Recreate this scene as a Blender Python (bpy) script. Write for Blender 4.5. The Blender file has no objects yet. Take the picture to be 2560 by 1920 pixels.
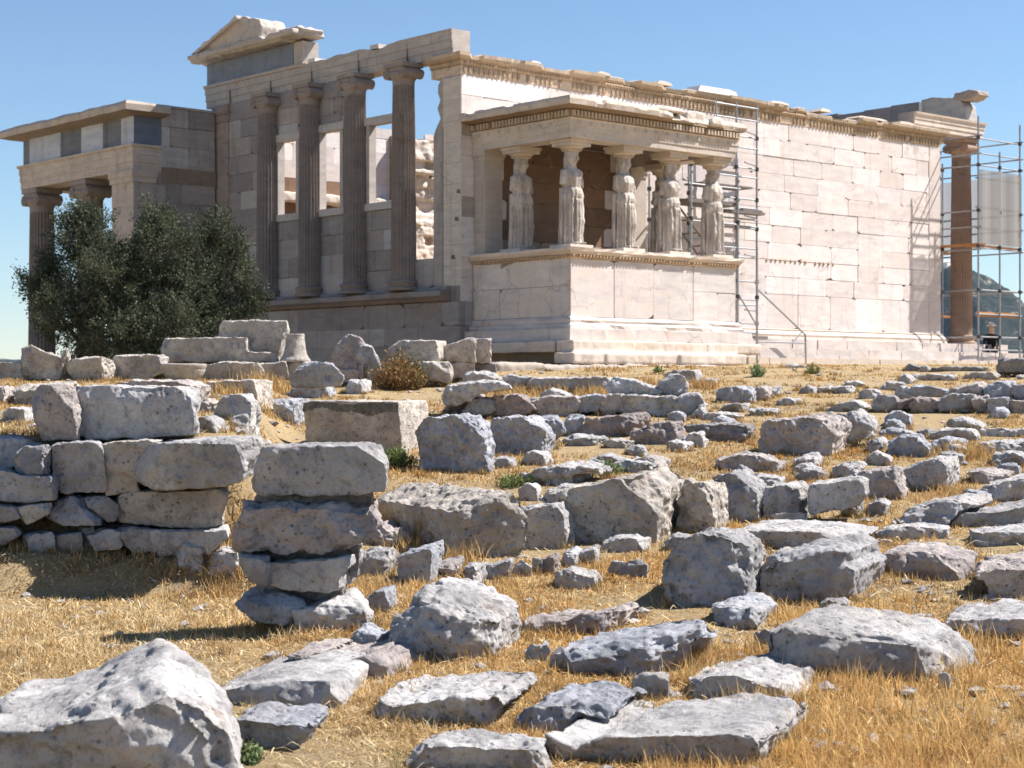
import bpy, bmesh, math, random
import numpy as np
from mathutils import Vector, Matrix

random.seed(7)
RNG = np.random.default_rng(11)
SC = bpy.context.scene
COL = SC.collection

# ------------------------------------------------------------------ camera
# world: X east, Y north, Z up, origin at the south-west corner of the temple's floor level
YAW, PITCH, ROLL = 0.728754970, 0.000778803, -0.000234345
CAMP = np.array([-26.8419407, -31.8798682, -1.29674209])
FPX = 4387.862                      # focal length in pixels of a 2560 wide frame
FW = np.array([math.sin(YAW) * math.cos(PITCH), math.cos(YAW) * math.cos(PITCH), math.sin(PITCH)])
RT = np.array([math.cos(YAW), -math.sin(YAW), 0.0])
UP = np.cross(RT, FW)
RT, UP = RT * math.cos(ROLL) + UP * math.sin(ROLL), -RT * math.sin(ROLL) + UP * math.cos(ROLL)
cam_data = bpy.data.cameras.new('camera')
cam = bpy.data.objects.new('camera', cam_data)
COL.objects.link(cam)
cam.matrix_world = Matrix(((RT[0], UP[0], -FW[0], CAMP[0]), (RT[1], UP[1], -FW[1], CAMP[1]),
                           (RT[2], UP[2], -FW[2], CAMP[2]), (0, 0, 0, 1)))
cam_data.sensor_width = 36.0
cam_data.lens = FPX / 2560.0 * 36.0
cam_data.clip_start = 0.1
cam_data.clip_end = 30000
cam_data.dof.use_dof = True
cam_data.dof.focus_distance = 13.0
cam_data.dof.aperture_fstop = 6.3
SC.camera = cam

# ------------------------------------------------------------------ light
SUN_E, SUN_S, SUN_U = 0.73, 0.42, 1.0
SUN_EL = math.atan2(SUN_U, math.hypot(SUN_E, SUN_S))
SUN_AZ = math.atan2(SUN_E, -SUN_S)           # clockwise from north (+Y)
world = bpy.data.worlds.new('World')
SC.world = world
world.use_nodes = True
wt = world.node_tree
sky = wt.nodes.new('ShaderNodeTexSky')
sky.sky_type = 'NISHITA'
sky.sun_disc = False
sky.sun_elevation = SUN_EL
sky.sun_rotation = SUN_AZ
sky.altitude = 150
sky.air_density = 1.0
sky.dust_density = 0.0
sky.ozone_density = 5.0
bg = wt.nodes['Background']
bg.inputs['Strength'].default_value = 0.072
wt.links.new(sky.outputs['Color'], bg.inputs['Color'])
sl = bpy.data.lights.new('sun', 'SUN')
sun = bpy.data.objects.new('sun', sl)
COL.objects.link(sun)
sl.energy = 5.0
sl.angle = math.radians(0.53)
sl.color = (1.0, 0.95, 0.905)
sun.rotation_euler = Vector((SUN_E, -SUN_S, SUN_U)).to_track_quat('Z', 'Y').to_euler()
sun.location = (30, -20, 40)
SC.view_settings.view_transform = 'Standard'
SC.view_settings.look = 'None'
SC.view_settings.gamma = 1.0
SC.view_settings.exposure = 1.0
SC.render.engine = 'CYCLES'
SC.cycles.use_denoising = True
SC.cycles.max_bounces = 6
SC.cycles.diffuse_bounces = 3
SC.cycles.transparent_max_bounces = 12
SC.cycles.volume_bounces = 0

# ------------------------------------------------------------------ helpers
def ray(x, y):
    return FW + (x - 1280) / FPX * RT - (y - 960) / FPX * UP

def at(x, y, d):
    return CAMP + ray(x, y) * d

def sstep(a, b, x):
    t = np.clip((x - a) / (b - a), 0, 1)
    return t * t * (3 - 2 * t)

def hash3(ix, iy, iz):
    h = (ix * 374761393 + iy * 668265263 + iz * 1274126177) & 0xffffffff
    h = ((h ^ (h >> 13)) * 1103515245) & 0xffffffff
    h = ((h ^ (h >> 16)) * 2246822519) & 0xffffffff
    return (h & 0xffffff) / float(0xffffff)

def vnoise(p):
    i = np.floor(p).astype(np.int64)
    f = p - i
    u = f * f * f * (f * (f * 6 - 15) + 10)
    out = 0
    for dx in (0, 1):
        wx = u[:, 0] if dx else 1 - u[:, 0]
        for dy in (0, 1):
            wy = u[:, 1] if dy else 1 - u[:, 1]
            for dz in (0, 1):
                wz = u[:, 2] if dz else 1 - u[:, 2]
                out = out + wx * wy * wz * hash3(i[:, 0] + dx, i[:, 1] + dy, i[:, 2] + dz)
    return out * 2 - 1

def fbm(p, octv=4, gain=0.5):
    s, a = 0, 1.0
    for k in range(octv):
        s = s + a * vnoise(p * (2.03 ** k) + 17.3 * k)
        a *= gain
    return s

def terrain(x, y):
    """height of the ground (array in, array out)"""
    x = np.asarray(x, float)
    y = np.asarray(y, float)
    dx, dy = x - CAMP[0], y - CAMP[1]
    d = dx * FW[0] + dy * FW[1]
    a = dx * RT[0] + dy * RT[1]
    dd = np.maximum(d, 0.5)
    q = a / dd
    h = 1.99 - 0.0623 * dd
    h = np.where(dd > 38, np.maximum(1.99 - 0.0623 * 38 - (dd - 38) * 0.022, -0.56), h)
    h = np.maximum(h, -0.56)
    h = np.where(dd < 6, np.minimum(h, 1.66), h)
    # hollow with a bank in front of the rubble wall on the left
    hol = (1 - sstep(-0.15, -0.105, q)) * sstep(9.2, 10.2, dd) * (1 - sstep(12.15, 12.42, dd))
    h = h + hol * np.maximum(0, 1.47 - h)
    # raised terrace behind the rubble wall on the left
    wq = 1 - sstep(-0.162, -0.12, q)
    wd = sstep(12.75, 13.3, dd)
    ht = np.maximum(0.40 - 0.032 * (dd - 12.5), -0.06)
    h = h * (1 - wq * wd) + ht * wq * wd
    z = CAMP[2] - h
    # drop to the lower precinct north-west of the temple
    wl = (1 - sstep(-0.75, -0.35, x)) * sstep(33.5, 36.5, dd) * (1 - sstep(-0.045, -0.02, q))
    z = z * (1 - wl) + -4.0 * wl
    # edge of the rock, falling to the town
    r2 = np.hypot(x - 0, y - 0)
    we = sstep(58, 95, r2)
    z = z * (1 - we) + -75.0 * we
    p = np.stack([x, y, np.zeros_like(x)], -1).reshape(-1, 3)
    b = 0.03 * vnoise(p * 0.9) + 0.012 * vnoise(p * 3.1 + 5)
    return z + (b.reshape(z.shape)) * (1 - we)

def ground_hit(px, py):
    ds = np.arange(3.5, 60, 0.02)
    pts = CAMP[None, :] + ds[:, None] * ray(px, py)[None, :]
    below = pts[:, 2] < terrain(pts[:, 0], pts[:, 1])
    k = np.argmax(below)
    return float(ds[k]) if below[k] else 30.0

def tag(o, label=None, cat=None, group=None, kind=None):
    if label: o['label'] = label
    if cat: o['category'] = cat
    if group: o['group'] = group
    if kind: o['kind'] = kind
    return o

def empty(name, loc):
    o = bpy.data.objects.new(name, None)
    COL.objects.link(o)
    o.location = loc
    o.empty_display_size = 0.2
    return o

def copy_tree(o, parent=None):
    c = o.copy()
    COL.objects.link(c)
    if parent: c.parent = parent
    for ch in [x for x in ALLCH.get(o.name, [])]:
        copy_tree(ch, c)
    return c

ALLCH = {}
def child(o, parent):
    o.parent = parent
    ALLCH.setdefault(parent.name, []).append(o)

class MB:
    """collects faces, links them as one mesh object"""
    def __init__(s):
        s.v, s.f, s.t, s.m = [], [], [], []
    def add(s, vs, fs, tone=(0.6, 0.55, 0.48), mi=0):
        b = len(s.v)
        s.v += [tuple(map(float, v)) for v in vs]
        for k, f in enumerate(fs):
            s.f.append(tuple(i + b for i in f))
            s.t.append(tone[k] if isinstance(tone, list) else tone)
            s.m.append(mi)
    def box(s, x0, x1, y0, y1, z0, z1, tone=(0.6, 0.55, 0.48), mi=0):
        vs = [(x0, y0, z0), (x1, y0, z0), (x1, y1, z0), (x0, y1, z0), (x0, y0, z1), (x1, y0, z1), (x1, y1, z1), (x0, y1, z1)]
        s.add(vs, [(0, 3, 2, 1), (4, 5, 6, 7), (0, 1, 5, 4), (1, 2, 6, 5), (2, 3, 7, 6), (3, 0, 4, 7)], tone, mi)
    def prism(s, poly, ext, tone=(0.6, 0.55, 0.48), mi=0):
        n = len(poly)
        e = np.asarray(ext, float)
        vs = [np.asarray(p, float) for p in poly] + [np.asarray(p, float) + e for p in poly]
        fs = [tuple(range(n)), tuple(range(2 * n - 1, n - 1, -1))]
        for i in range(n):
            j = (i + 1) % n
            fs.append((j, i, n + i, n + j))
        s.add(vs, fs, tone, mi)
    def tube(s, p0, p1, r, n=8, tone=(0.5, 0.5, 0.5), r1=None, mi=0):
        p0, p1 = Vector(p0), Vector(p1)
        ax = (p1 - p0).normalized()
        a = ax.orthogonal().normalized()
        b = ax.cross(a)
        r1 = r if r1 is None else r1
        vs = []
        for p, rr in ((p0, r), (p1, r1)):
            for k in range(n):
                t = 2 * math.pi * k / n
                vs.append(p + a * (rr * math.cos(t)) + b * (rr * math.sin(t)))
        fs = [(k, (k + 1) % n, n + (k + 1) % n, n + k) for k in range(n)]
        fs += [tuple(range(n - 1, -1, -1)), tuple(range(n, 2 * n))]
        s.add(vs, fs, tone, mi)
    def rings(s, rs, tone=(0.6, 0.55, 0.48), cap=True):
        """rs: list of closed rings with the same count"""
        n = len(rs[0])
        vs = [p for r in rs for p in r]
        fs = []
        for k in range(len(rs) - 1):
            for i in range(n):
                j = (i + 1) % n
                fs.append((k * n + i, k * n + j, (k + 1) * n + j, (k + 1) * n + i))
        if cap:
            fs.append(tuple(range(n - 1, -1, -1)))
            fs.append(tuple(range((len(rs) - 1) * n, len(rs) * n)))
        s.add(vs, fs, tone)
    def lathe(s, c, prof, n=24, tone=(0.6, 0.55, 0.48)):
        rs = [[(c[0] + r * math.cos(2 * math.pi * k / n), c[1] + r * math.sin(2 * math.pi * k / n), c[2] + z) for k in range(n)] for r, z in prof]
        s.rings(rs, tone)
    def sweep(s, path, prof, tones=None, seg=0.0, jag=None, closed=True):
        """profile (offset to the right of travel, z) along a 2-D polyline with mitred corners"""
        P = [np.array(p, float) for p in path]
        st = []                         # (point, miter vector, distance)
        dist = 0
        nr = []
        for a, b in zip(P[:-1], P[1:]):
            t = (b - a) / np.linalg.norm(b - a)
            nr.append(np.array([t[1], -t[0]]))
        for i in range(len(P)):
            if i == 0: m = nr[0]
            elif i == len(P) - 1: m = nr[-1]
            else: m = (nr[i - 1] + nr[i]) / (1 + nr[i - 1] @ nr[i])
            st.append((P[i], m, dist))
            if i < len(P) - 1:
                L = np.linalg.norm(P[i + 1] - P[i])
                if seg:
                    k = int(L / seg)
                    for j in range(1, k):
                        st.append((P[i] + (P[i + 1] - P[i]) * j / k, nr[i], dist + L * j / k))
                dist += L
        n = len(prof)
        vs = []
        for k, (p, m, dd) in enumerate(st):
            for j, (o, z) in enumerate(prof):
                if jag: o, z = jag(dd, j, o, z, p)
                vs.append((p[0] + m[0] * o, p[1] + m[1] * o, z))
        fs, ts = [], []
        for k in range(len(st) - 1):
            for j in range(n if closed else n - 1):
                jj = (j + 1) % n
                fs.append((k * n + j, k * n + jj, (k + 1) * n + jj, (k + 1) * n + j))
                ts.append(tones[j] if tones else (0.6, 0.55, 0.48))
        if closed:
            fs.append(tuple(range(n - 1, -1, -1))); ts.append(ts[0])
            fs.append(tuple(range((len(st) - 1) * n, len(st) * n))); ts.append(ts[0])
        s.add(vs, fs, ts)
    def mesh(s, name, origin=(0, 0, 0)):
        me = bpy.data.meshes.new(name)
        o = np.asarray(origin, float)
        me.from_pydata([tuple(np.asarray(v) - o) for v in s.v], [], s.f)
        at_ = me.attributes.new('tone', 'FLOAT_COLOR', 'FACE')
        buf = np.ones((len(s.f), 4), np.float32)
        buf[:, :3] = np.array(s.t, np.float32)
        at_.data.foreach_set('color', buf.ravel())
        if any(s.m): me.polygons.foreach_set('material_index', np.array(s.m, np.int32))
        bm = bmesh.new()
        bm.from_mesh(me)
        bmesh.ops.recalc_face_normals(bm, faces=bm.faces)
        bm.to_mesh(me)
        bm.free()
        return me
    def build(s, name, mat, parent=None, origin=(0, 0, 0), smooth=False):
        me = s.mesh(name, origin)
        o = bpy.data.objects.new(name, me)
        COL.objects.link(o)
        for m in (mat if isinstance(mat, (list, tuple)) else [mat]):
            me.materials.append(m)
        if smooth:
            me.shade_smooth()
            me.set_sharp_from_angle(angle=math.radians(40))
        if parent is not None: child(o, parent)
        return o

def remesh(me, voxel, smooth_it=2):
    """voxel remesh + smoothing, returns a new mesh"""
    o = bpy.data.objects.new('tmp', me)
    COL.objects.link(o)
    m = o.modifiers.new('r', 'REMESH')
    m.mode = 'VOXEL'
    m.voxel_size = voxel
    if smooth_it:
        k = o.modifiers.new('s', 'SMOOTH')
        k.factor = 0.5
        k.iterations = smooth_it
    dg = bpy.context.evaluated_depsgraph_get()
    dg.update()
    out = bpy.data.meshes.new_from_object(o.evaluated_get(dg))
    bpy.data.objects.remove(o)
    return out

def displace(me, fn):
    n = len(me.vertices)
    co = np.empty(n * 3)
    no = np.empty(n * 3, np.float32)
    me.vertices.foreach_get('co', co)
    me.vertex_normals.foreach_get('vector', no)
    co = co.reshape(-1, 3)
    no = no.reshape(-1, 3).astype(float)
    co += no * fn(co, no)[:, None]
    me.vertices.foreach_set('co', co.ravel())
    me.update()

def set_tone(me, tone):
    a = me.attributes.get('tone')
    if a: me.attributes.remove(a)
    a = me.attributes.new('tone', 'FLOAT_COLOR', 'FACE')
    buf = np.ones((len(me.polygons), 4), np.float32)
    buf[:, :3] = tone
    a.data.foreach_set('color', buf.ravel())
# ------------------------------------------------------------------ materials
class NT:
    def __init__(s, name):
        s.mat = bpy.data.materials.new(name)
        s.mat.use_nodes = True
        s.t = s.mat.node_tree
        s.t.nodes.clear()
        s.out = s.n('ShaderNodeOutputMaterial')
    def n(s, typ, **kw):
        nd = s.t.nodes.new(typ)
        for k, v in kw.items():
            if k.startswith('_'): setattr(nd, k[1:], v)
        for k, v in kw.items():
            if k.startswith('_'): continue
            key = int(k[1:]) if k[0] == 'i' and k[1:].isdigit() else k.replace('__', ' ')
            if hasattr(v, 'links') or isinstance(v, bpy.types.NodeSocket): s.t.links.new(v, nd.inputs[key])
            else: nd.inputs[key].default_value = v
        return nd
    def noise(s, vec, scale, detail=6, rough=0.55):
        return s.n('ShaderNodeTexNoise', Vector=vec, Scale=scale, Detail=detail, Roughness=rough).outputs['Fac']
    def ramp(s, fac, a, b, c0=(0, 0, 0, 1), c1=(1, 1, 1, 1)):
        r = s.n('ShaderNodeValToRGB', Fac=fac)
        e = r.color_ramp.elements
        e[0].position, e[1].position = a, b
        e[0].color, e[1].color = c0, c1
        return r.outputs['Color']
    def mix(s, fac, a, b, mode='MIX'):
        m = s.n('ShaderNodeMix', _data_type='RGBA', _blend_type=mode)
        for key, v in ((0, fac), (6, a), (7, b)):
            if isinstance(v, bpy.types.NodeSocket): s.t.links.new(v, m.inputs[key])
            else: m.inputs[key].default_value = v
        return m.outputs[2]
    def math(s, op, a, b=0.0):
        m = s.n('ShaderNodeMath', _operation=op)
        for k, v in ((0, a), (1, b)):
            if isinstance(v, bpy.types.NodeSocket): s.t.links.new(v, m.inputs[k])
            else: m.inputs[k].default_value = v
        return m.outputs[0]
    def scaled(s, vec, xyz):
        m = s.n('ShaderNodeMapping')
        s.t.links.new(vec, m.inputs['Vector'])
        m.inputs['Scale'].default_value = xyz
        return m.outputs[0]
    def finish(s, color, rough=0.85, bump=None, bstr=0.5, bdist=0.02, spec=0.2, metal=0.0):
        p = s.n('ShaderNodeBsdfPrincipled')
        for k, v in (('Base Color', color), ('Roughness', rough), ('Specular IOR Level', spec), ('Metallic', metal)):
            if isinstance(v, bpy.types.NodeSocket): s.t.links.new(v, p.inputs[k])
            else: p.inputs[k].default_value = v
        if bump is not None:
            b = s.n('ShaderNodeBump', Strength=bstr, Distance=bdist, Height=bump)
            s.t.links.new(b.outputs[0], p.inputs['Normal'])
        s.t.links.new(p.outputs[0], s.out.inputs['Surface'])
        return s.mat

def G(v): return (v, v, v, 1)

def mat_marble(name, streak=0.35, stain=0.5, dark=(0.30, 0.24, 0.18, 1), bdist=0.012):
    t = NT(name)
    pos = t.n('ShaderNodeNewGeometry').outputs['Position']
    tone = t.n('ShaderNodeAttribute', _attribute_name='tone').outputs['Color']
    sv = t.scaled(pos, (1.0, 1.0, 3.5))
    n1 = t.noise(sv, 1.6, 8, 0.6)
    n2 = t.noise(pos, 9.0, 8, 0.7)
    n3 = t.noise(pos, 0.7, 4, 0.5)
    n4 = t.noise(pos, 38.0, 6, 0.7)
    c = t.mix(1.0, tone, t.ramp(n1, 0.3, 0.7, (0.80, 0.79, 0.79, 1), (1.12, 1.08, 1.03, 1)), 'MULTIPLY')
    c = t.mix(1.0, c, t.ramp(n4, 0.3, 0.65, (0.86, 0.85, 0.84, 1), (1.06, 1.06, 1.06, 1)), 'MULTIPLY')
    fs = t.math('MULTIPLY', t.ramp(n2, 0.56, 0.74), streak)
    c = t.mix(fs, c, dark)
    f2 = t.math('MULTIPLY', t.math('MULTIPLY', t.ramp(n3, 0.5, 0.66), t.ramp(n1, 0.42, 0.6)), stain)
    c = t.mix(f2, c, t.mix(1.0, tone, (0.84, 0.72, 0.60, 1), 'MULTIPLY'))
    # rain streaks and hairline cracks
    n5 = t.noise(t.scaled(pos, (4.5, 4.5, 0.45)), 1.0, 8, 0.65)
    c = t.mix(t.math('MULTIPLY', t.ramp(n5, 0.55, 0.72), streak), c, t.mix(1.0, c, (0.50, 0.46, 0.43, 1), 'MULTIPLY'))
    wob = t.n('ShaderNodeVectorMath', _operation='MULTIPLY_ADD', i0=t.n('ShaderNodeTexNoise', Vector=pos, Scale=2.5, Detail=5.0).outputs['Color'], i1=(0.5, 0.5, 0.5), i2=pos).outputs[0]
    ck = t.n('ShaderNodeTexVoronoi', _feature='DISTANCE_TO_EDGE', Vector=wob, Scale=0.85).outputs['Distance']
    cm = t.math('MULTIPLY', t.math('SUBTRACT', 1.0, t.ramp(ck, 0.004, 0.016)), t.ramp(t.noise(pos, 0.9, 3, 0.5), 0.50, 0.58))
    c = t.mix(t.math('MULTIPLY', cm, 0.5), c, dark)
    h = t.math('ADD', t.math('MULTIPLY', n2, 0.7), t.math('MULTIPLY', n4, 0.35))
    return t.finish(c, 0.8, h, 0.7, bdist)

def mat_rock():
    t = NT('weathered_limestone')
    pos = t.n('ShaderNodeNewGeometry').outputs['Position']
    oi = t.n('ShaderNodeObjectInfo')
    pz = t.n('ShaderNodeVectorMath', _operation='ADD', i0=pos, i1=oi.outputs['Location']).outputs[0]
    n1 = t.noise(pz, 2.2, 8, 0.6)
    n2 = t.noise(pz, 9.0, 10, 0.72)
    n3 = t.noise(pz, 1.3, 5, 0.6)
    n4 = t.noise(pz, 42.0, 8, 0.75)
    n5 = t.noise(t.scaled(pz, (1, 1, 2.2)), 4.5, 8, 0.68)
    vo = t.n('ShaderNodeTexVoronoi', Vector=pz, Scale=23.0, Randomness=1.0).outputs['Distance']
    base = t.ramp(n1, 0.33, 0.66, (0.30, 0.288, 0.285, 1), (0.56, 0.54, 0.525, 1))
    c = t.mix(1.0, base, oi.outputs['Color'], 'MULTIPLY')
    # grey lichen crust in broken patches, dark specks, rusty veins
    c = t.mix(t.math('MULTIPLY', t.ramp(n2, 0.50, 0.62), 0.6), c, (0.185, 0.18, 0.185, 1))
    c = t.mix(t.math('MULTIPLY', t.ramp(n4, 0.54, 0.64), 0.5), c, (0.13, 0.12, 0.11, 1))
    rf = t.math('MULTIPLY', t.ramp(n5, 0.55, 0.68), t.ramp(n3, 0.5, 0.62))
    c = t.mix(t.math('MULTIPLY', rf, 0.75), c, (0.31, 0.185, 0.12, 1))
    c = t.mix(t.math('MULTIPLY', t.ramp(n3, 0.52, 0.7), 0.3), c, (0.60, 0.53, 0.44, 1))
    pit = t.ramp(vo, 0.10, 0.34)
    pm = t.ramp(n3, 0.40, 0.52)
    hole = t.math('MULTIPLY', t.math('SUBTRACT', 1.0, t.ramp(vo, 0.12, 0.26)), t.math('MULTIPLY', pm, t.ramp(n2, 0.44, 0.52)))
    c = t.mix(t.math('MULTIPLY', hole, 0.7), c, (0.07, 0.06, 0.055, 1))
    h = t.math('ADD', t.math('MULTIPLY', n2, 0.9), t.math('MULTIPLY', n4, 0.5))
    h = t.math('ADD', h, t.math('MULTIPLY', t.math('MULTIPLY', pit, pm), 0.35))
    return t.finish(c, 0.95, h, 1.0, 0.03, 0.1)

def mat_plain(name, col, rough=0.7, metal=0.0, var=0.15, scale=8.0):
    t = NT(name)
    pos = t.n('ShaderNodeNewGeometry').outputs['Position']
    n = t.noise(pos, scale, 5, 0.6)
    lo = tuple(c * (1 - var) for c in col) + (1,)
    hi = tuple(min(1, c * (1 + var)) for c in col) + (1,)
    return t.finish(t.ramp(n, 0.35, 0.65, lo, hi), rough, n, 0.2, 0.005, 0.3, metal)

def mat_ground():
    t = NT('dry_ground')
    pos = t.n('ShaderNodeNewGeometry').outputs['Position']
    n1 = t.noise(pos, 0.9, 8, 0.6)
    n2 = t.noise(pos, 7.0, 8, 0.7)
    n3 = t.noise(t.scaled(pos, (1.0, 1.7, 1)), 55.0, 8, 0.75)
    c = t.ramp(n2, 0.32, 0.66, (0.23, 0.165, 0.09, 1), (0.45, 0.325, 0.17, 1))
    c = t.mix(t.ramp(n3, 0.42, 0.62), c, (0.56, 0.43, 0.25, 1))
    c = t.mix(t.math('MULTIPLY', t.ramp(n1, 0.57, 0.68), 0.5), c, (0.27, 0.22, 0.17, 1))
    h = t.math('ADD', t.math('MULTIPLY', n2, 1.0), t.math('MULTIPLY', n3, 0.6))
    return t.finish(c, 0.95, h, 1.0, 0.05, 0.1)

def mat_leaf(name, trans=0.25):
    t = NT(name)
    tone = t.n('ShaderNodeAttribute', _attribute_name='tone').outputs['Color']
    d = t.n('ShaderNodeBsdfDiffuse', Color=tone)
    tr = t.n('ShaderNodeBsdfTranslucent', Color=tone)
    mx = t.n('ShaderNodeMixShader', Fac=trans)
    t.t.links.new(d.outputs[0], mx.inputs[1])
    t.t.links.new(tr.outputs[0], mx.inputs[2])
    t.t.links.new(mx.outputs[0], t.out.inputs['Surface'])
    return t.mat

def mat_net():
    t = NT('grey_netting')
    d = t.n('ShaderNodeBsdfDiffuse', Color=(0.36, 0.345, 0.33, 1))
    tl = t.n('ShaderNodeBsdfTranslucent', Color=(0.42, 0.40, 0.37, 1))
    tr = t.n('ShaderNodeBsdfTransparent', Color=(1, 1, 1, 1))
    m1 = t.n('ShaderNodeMixShader', Fac=0.4)
    t.t.links.new(d.outputs[0], m1.inputs[1]); t.t.links.new(tl.outputs[0], m1.inputs[2])
    m2 = t.n('ShaderNodeMixShader', Fac=0.22)
    t.t.links.new(m1.outputs[0], m2.inputs[1]); t.t.links.new(tr.outputs[0], m2.inputs[2])
    t.t.links.new(m2.outputs[0], t.out.inputs['Surface'])
    return t.mat

def mat_hill():
    t = NT('pine_hill')
    pos = t.n('ShaderNodeNewGeometry').outputs['Position']
    n1 = t.noise(pos, 0.045, 10, 0.75)
    n2 = t.noise(pos, 0.12, 8, 0.75)
    c = t.ramp(n2, 0.4, 0.6, (0.008, 0.015, 0.014, 1), (0.035, 0.045, 0.036, 1))
    c = t.mix(t.ramp(n1, 0.57, 0.62), c, (0.26, 0.23, 0.19, 1))
    return t.finish(c, 0.95, n2, 1.0, 3.0)

def mat_statue():
    t = NT('streaked_statue_marble')
    pos = t.n('ShaderNodeNewGeometry').outputs['Position']
    tone = t.n('ShaderNodeAttribute', _attribute_name='tone').outputs['Color']
    n1 = t.noise(t.scaled(pos, (11, 11, 1.1)), 1.0, 8, 0.65)
    n2 = t.noise(pos, 14.0, 8, 0.7)
    n3 = t.noise(pos, 2.3, 4, 0.6)
    c = t.mix(t.math('MULTIPLY', t.ramp(n1, 0.42, 0.62), 0.6), tone, (0.19, 0.15, 0.12, 1))
    c = t.mix(t.math('MULTIPLY', t.ramp(n3, 0.48, 0.64), 0.5), c, (0.24, 0.20, 0.17, 1))
    c = t.mix(t.math('MULTIPLY', t.ramp(n2, 0.55, 0.68), 0.45), c, (0.13, 0.11, 0.10, 1))
    return t.finish(c, 0.85, n2, 0.8, 0.012)

M = dict(statue=mat_statue(), marble=mat_marble('pale_marble'), grey=mat_marble('grey_marble', 0.55, 0.6, (0.16, 0.13, 0.11, 1)),  # base temple marble; the grey one has heavier streaks and stains
         brown=mat_marble('brown_patina_marble', 0.6, 0.7, (0.13, 0.09, 0.06, 1), 0.03),
         blue=mat_marble('blue_grey_limestone', 0.4, 0.1, (0.12, 0.13, 0.15, 1)),
         rock=mat_rock(), ground=mat_ground(), leaf=mat_leaf('leaves', 0.2), straw=mat_leaf('straw', 0.3),
         steel=mat_plain('galvanised_steel', (0.33, 0.34, 0.35), 0.45, 0.6), clamp=mat_plain('dark_clamp_steel', (0.07, 0.07, 0.08), 0.5, 0.5),
         plank=mat_plain('orange_plank', (0.42, 0.20, 0.08), 0.8), deck=mat_plain('grey_deck', (0.16, 0.14, 0.12), 0.8),
         net=mat_net(), hill=mat_hill(), bark=mat_plain('olive_bark', (0.13, 0.10, 0.075), 0.95, 0, 0.4),
         black=mat_plain('black_cloth', (0.012, 0.012, 0.016), 0.9), skin=mat_plain('skin', (0.52, 0.32, 0.23), 0.6),
         straw_hat=mat_plain('pale_hat', (0.55, 0.52, 0.46), 0.9), white=mat_plain('white_plaster', (0.75, 0.73, 0.7), 0.9))
# ------------------------------------------------------------------ ground, town plain, hills
def build_ground():
    # fan of cells around the viewpoint, fine close by, coarse to the horizon
    ds = [1.0]
    while ds[-1] < 60: ds.append(ds[-1] * 1.0125 + 0.01)
    while ds[-1] < 6000: ds.append(ds[-1] * 1.12)
    ds = np.array(ds)
    az = np.concatenate([np.linspace(-math.pi, -0.42, 40, endpoint=False), np.linspace(-0.42, 0.42, 260), np.linspace(0.42, math.pi, 41)[1:]])[:-1]
    D, A = np.meshgrid(ds, az, indexing='ij')
    h = YAW + A
    X = CAMP[0] + np.sin(h) * D
    Y = CAMP[1] + np.cos(h) * D
    Z = terrain(X.ravel(), Y.ravel()).reshape(X.shape)
    nd, na = X.shape
    v = np.stack([X, Y, Z], -1).reshape(-1, 3)
    c0 = len(v)
    v = np.vstack([v, [[CAMP[0], CAMP[1], float(terrain(CAMP[0], CAMP[1]))]]])
    f = []
    for j in range(nd - 1):
        for i in range(na):
            k = (i + 1) % na
            f.append((j * na + i, j * na + k, (j + 1) * na + k, (j + 1) * na + i))
    for i in range(na): f.append((c0, (i + 1) % na, i))
    me = bpy.data.meshes.new('ground')
    me.from_pydata(v.tolist(), [], f)
    me.materials.append(M['ground'])
    me.shade_smooth()
    o = bpy.data.objects.new('ground', me)
    COL.objects.link(o)
    tag(o, kind='structure')
build_ground()

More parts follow.
